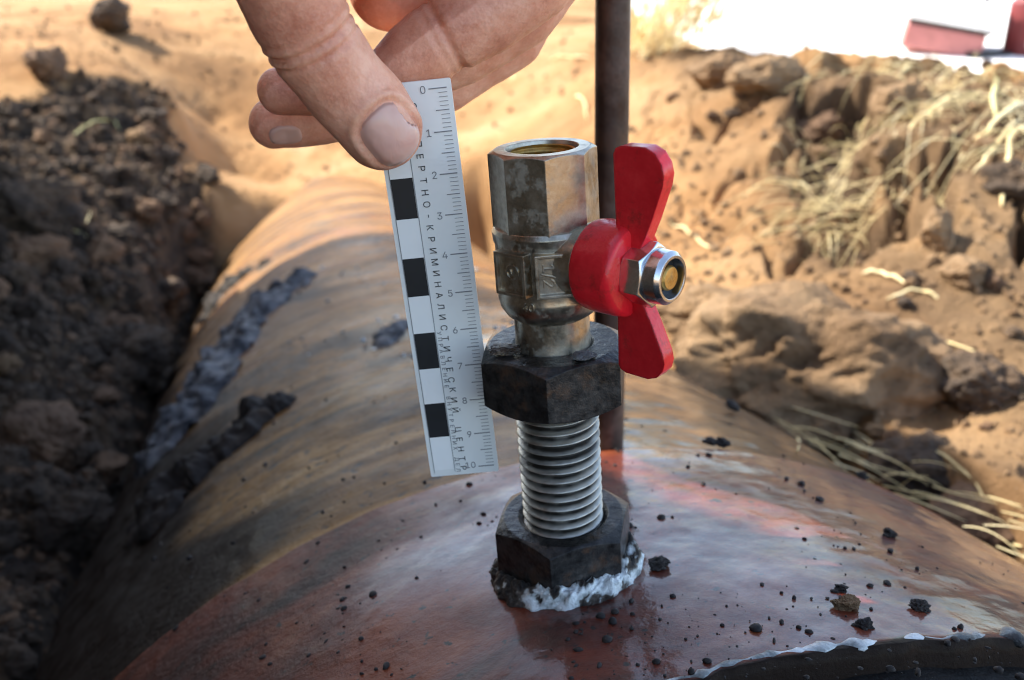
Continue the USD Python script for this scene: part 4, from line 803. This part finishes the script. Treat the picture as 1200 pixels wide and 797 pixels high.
straw([(675, 112, 1.8), (684, 122, 1.78), (688, 145, 1.7)], 2.6, 'bent pale straw beside the rod', seed=23)
straw([(600, 95, 2.1), (606, 72, 2.1), (640, 66, 2.1)], 2.2, 'forked pale straw behind the fingers', seed=24)
r = np.random.default_rng(5); tuft = []
def blade(p0, p1, sag, w, seed):
    m = (p0 + p1) / 2 + np.array([0, 0, sag]); return tube(smooth_path([p0, m, p1], 9), np.array([1, 1.1, 1.1, 1, 1, .9, .8, .6, .3]) * w, 4)
for i in range(190):
    u, v = r.uniform(738, 835), r.uniform(5, 85)
    if v > 90 - (u - 738) * .55: continue
    p0 = at(u, v, r.uniform(1.85, 2.05)); p0[2] -= .02
    tuft.append(blade(p0, p0 + np.array([r.normal(.05, .06), r.normal(-.03, .05), r.uniform(.05, .17)]), r.uniform(0, .03), r.uniform(.0010, .0024), i))
obj('dry_grass', cat(*tuft), 'straw', smooth=True, kind='stuff', label='bleached dry grass tuft on the bank right of the rod', category='dry grass')
tuft = []
for i in range(460):
    u, v = r.uniform(930, 1210), r.uniform(40, 260)
    y = float(np.interp(v, TR[0], TR[1])) * .985; p0 = at(u, v, y); p0[2] = gz1(p0[0], p0[1]) + .006
    ang = r.normal(2.2, .7); l = r.uniform(.03, .10)
    p1 = p0 + np.array([math.cos(ang) * l, -abs(math.sin(ang)) * l * .5, 0]); p1[2] = gz1(p1[0], p1[1]) + r.uniform(.004, .02)
    tuft.append(blade(p0, p1, r.uniform(.004, .02), r.uniform(.00028, .0007), i))
for i in range(36):
    u = r.uniform(890, 1210); v = 490 + (u - 895) * .5 + r.normal(-12, 16); y = float(np.interp(v, TR[0], TR[1])) * .97
    p0 = at(u, v, y); l = r.uniform(.02, .06); p1 = p0 + np.array([l * .75, -l * .6, -l * .05]) + r.normal(0, .006, 3)
    tuft.append(blade(p0, p1, r.uniform(-.002, .006), r.uniform(.0002, .0005), i))
obj('dry_grass', cat(*tuft), 'straw', smooth=True, kind='stuff', label='thin loose straw strewn over the right slope and along the pipe', category='dry grass')

# ------------------------------------------------------------------ things on the ground beyond the crest
def rbox(x, y, z, rad_=.006):
    return Manifold.batch_hull([Manifold.sphere(rad_, 16).translate([sx * (x / 2 - rad_), sy * (y / 2 - rad_), sz * (z / 2 - rad_)]) for sx in (-1, 1) for sy in (-1, 1) for sz in (-1, 1)])
cp0 = at(1104, 43, 1.8)
Rc = rotz(math.radians(-20)) @ rotx(math.radians(0)) @ roty(math.radians(9))
case = thing('tool_case', 'red case with a white lid lying beyond the crest at the top right', 'case', cp0, rot=Rc)
obj('lower_shell', moved(rbox(.135, .12, .045), (0, 0, -.004)), 'case_red', case, smooth=40)
obj('lid', moved(rbox(.148, .13, .045), (.008, 0, .046)), 'case_white', case, smooth=40)
obj('seam_band', moved(rbox(.140, .125, .008, .003), (.004, 0, .0215)), 'case_black', case, smooth=40)
obj('handle', tube(smooth_path([(-.03, -.03, .07), (-.025, -.03, .085), (.05, -.03, .09), (.05, -.03, .07)], 20), .006, 10), 'case_black', case, smooth=50)
bp = at(1194, 38, 1.75)
bag = thing('canister', 'maroon canister with pale pink patches at the top right corner', 'canister', bp)
obj('body', moved(solid([(0, -.07), (.035, -.07), (.04, -.06), (.04, .05), (.02, .07), (.012, .075), (.012, .09), (0, .09)], 40), (.02, 0, 0)), 'jug_maroon', bag, smooth=40)
for z in (-.01, .03): obj('label_patch', moved(rbox(.022, .006, .026, .0025), (.008, -.0385, z)), 'jug_pink', bag, smooth=40)
pl = at(1170, 58, 1.75)
obj('gap_shade', moved(rbox(.14, .05, .02, .004), pl + np.array([0, 0, -.012]), rotz(.3)), 'case_black', smooth=40, label='dark slab standing for the shade between the case and the canister', category='gap_shade')  # dark slab put where there is only a shaded gap
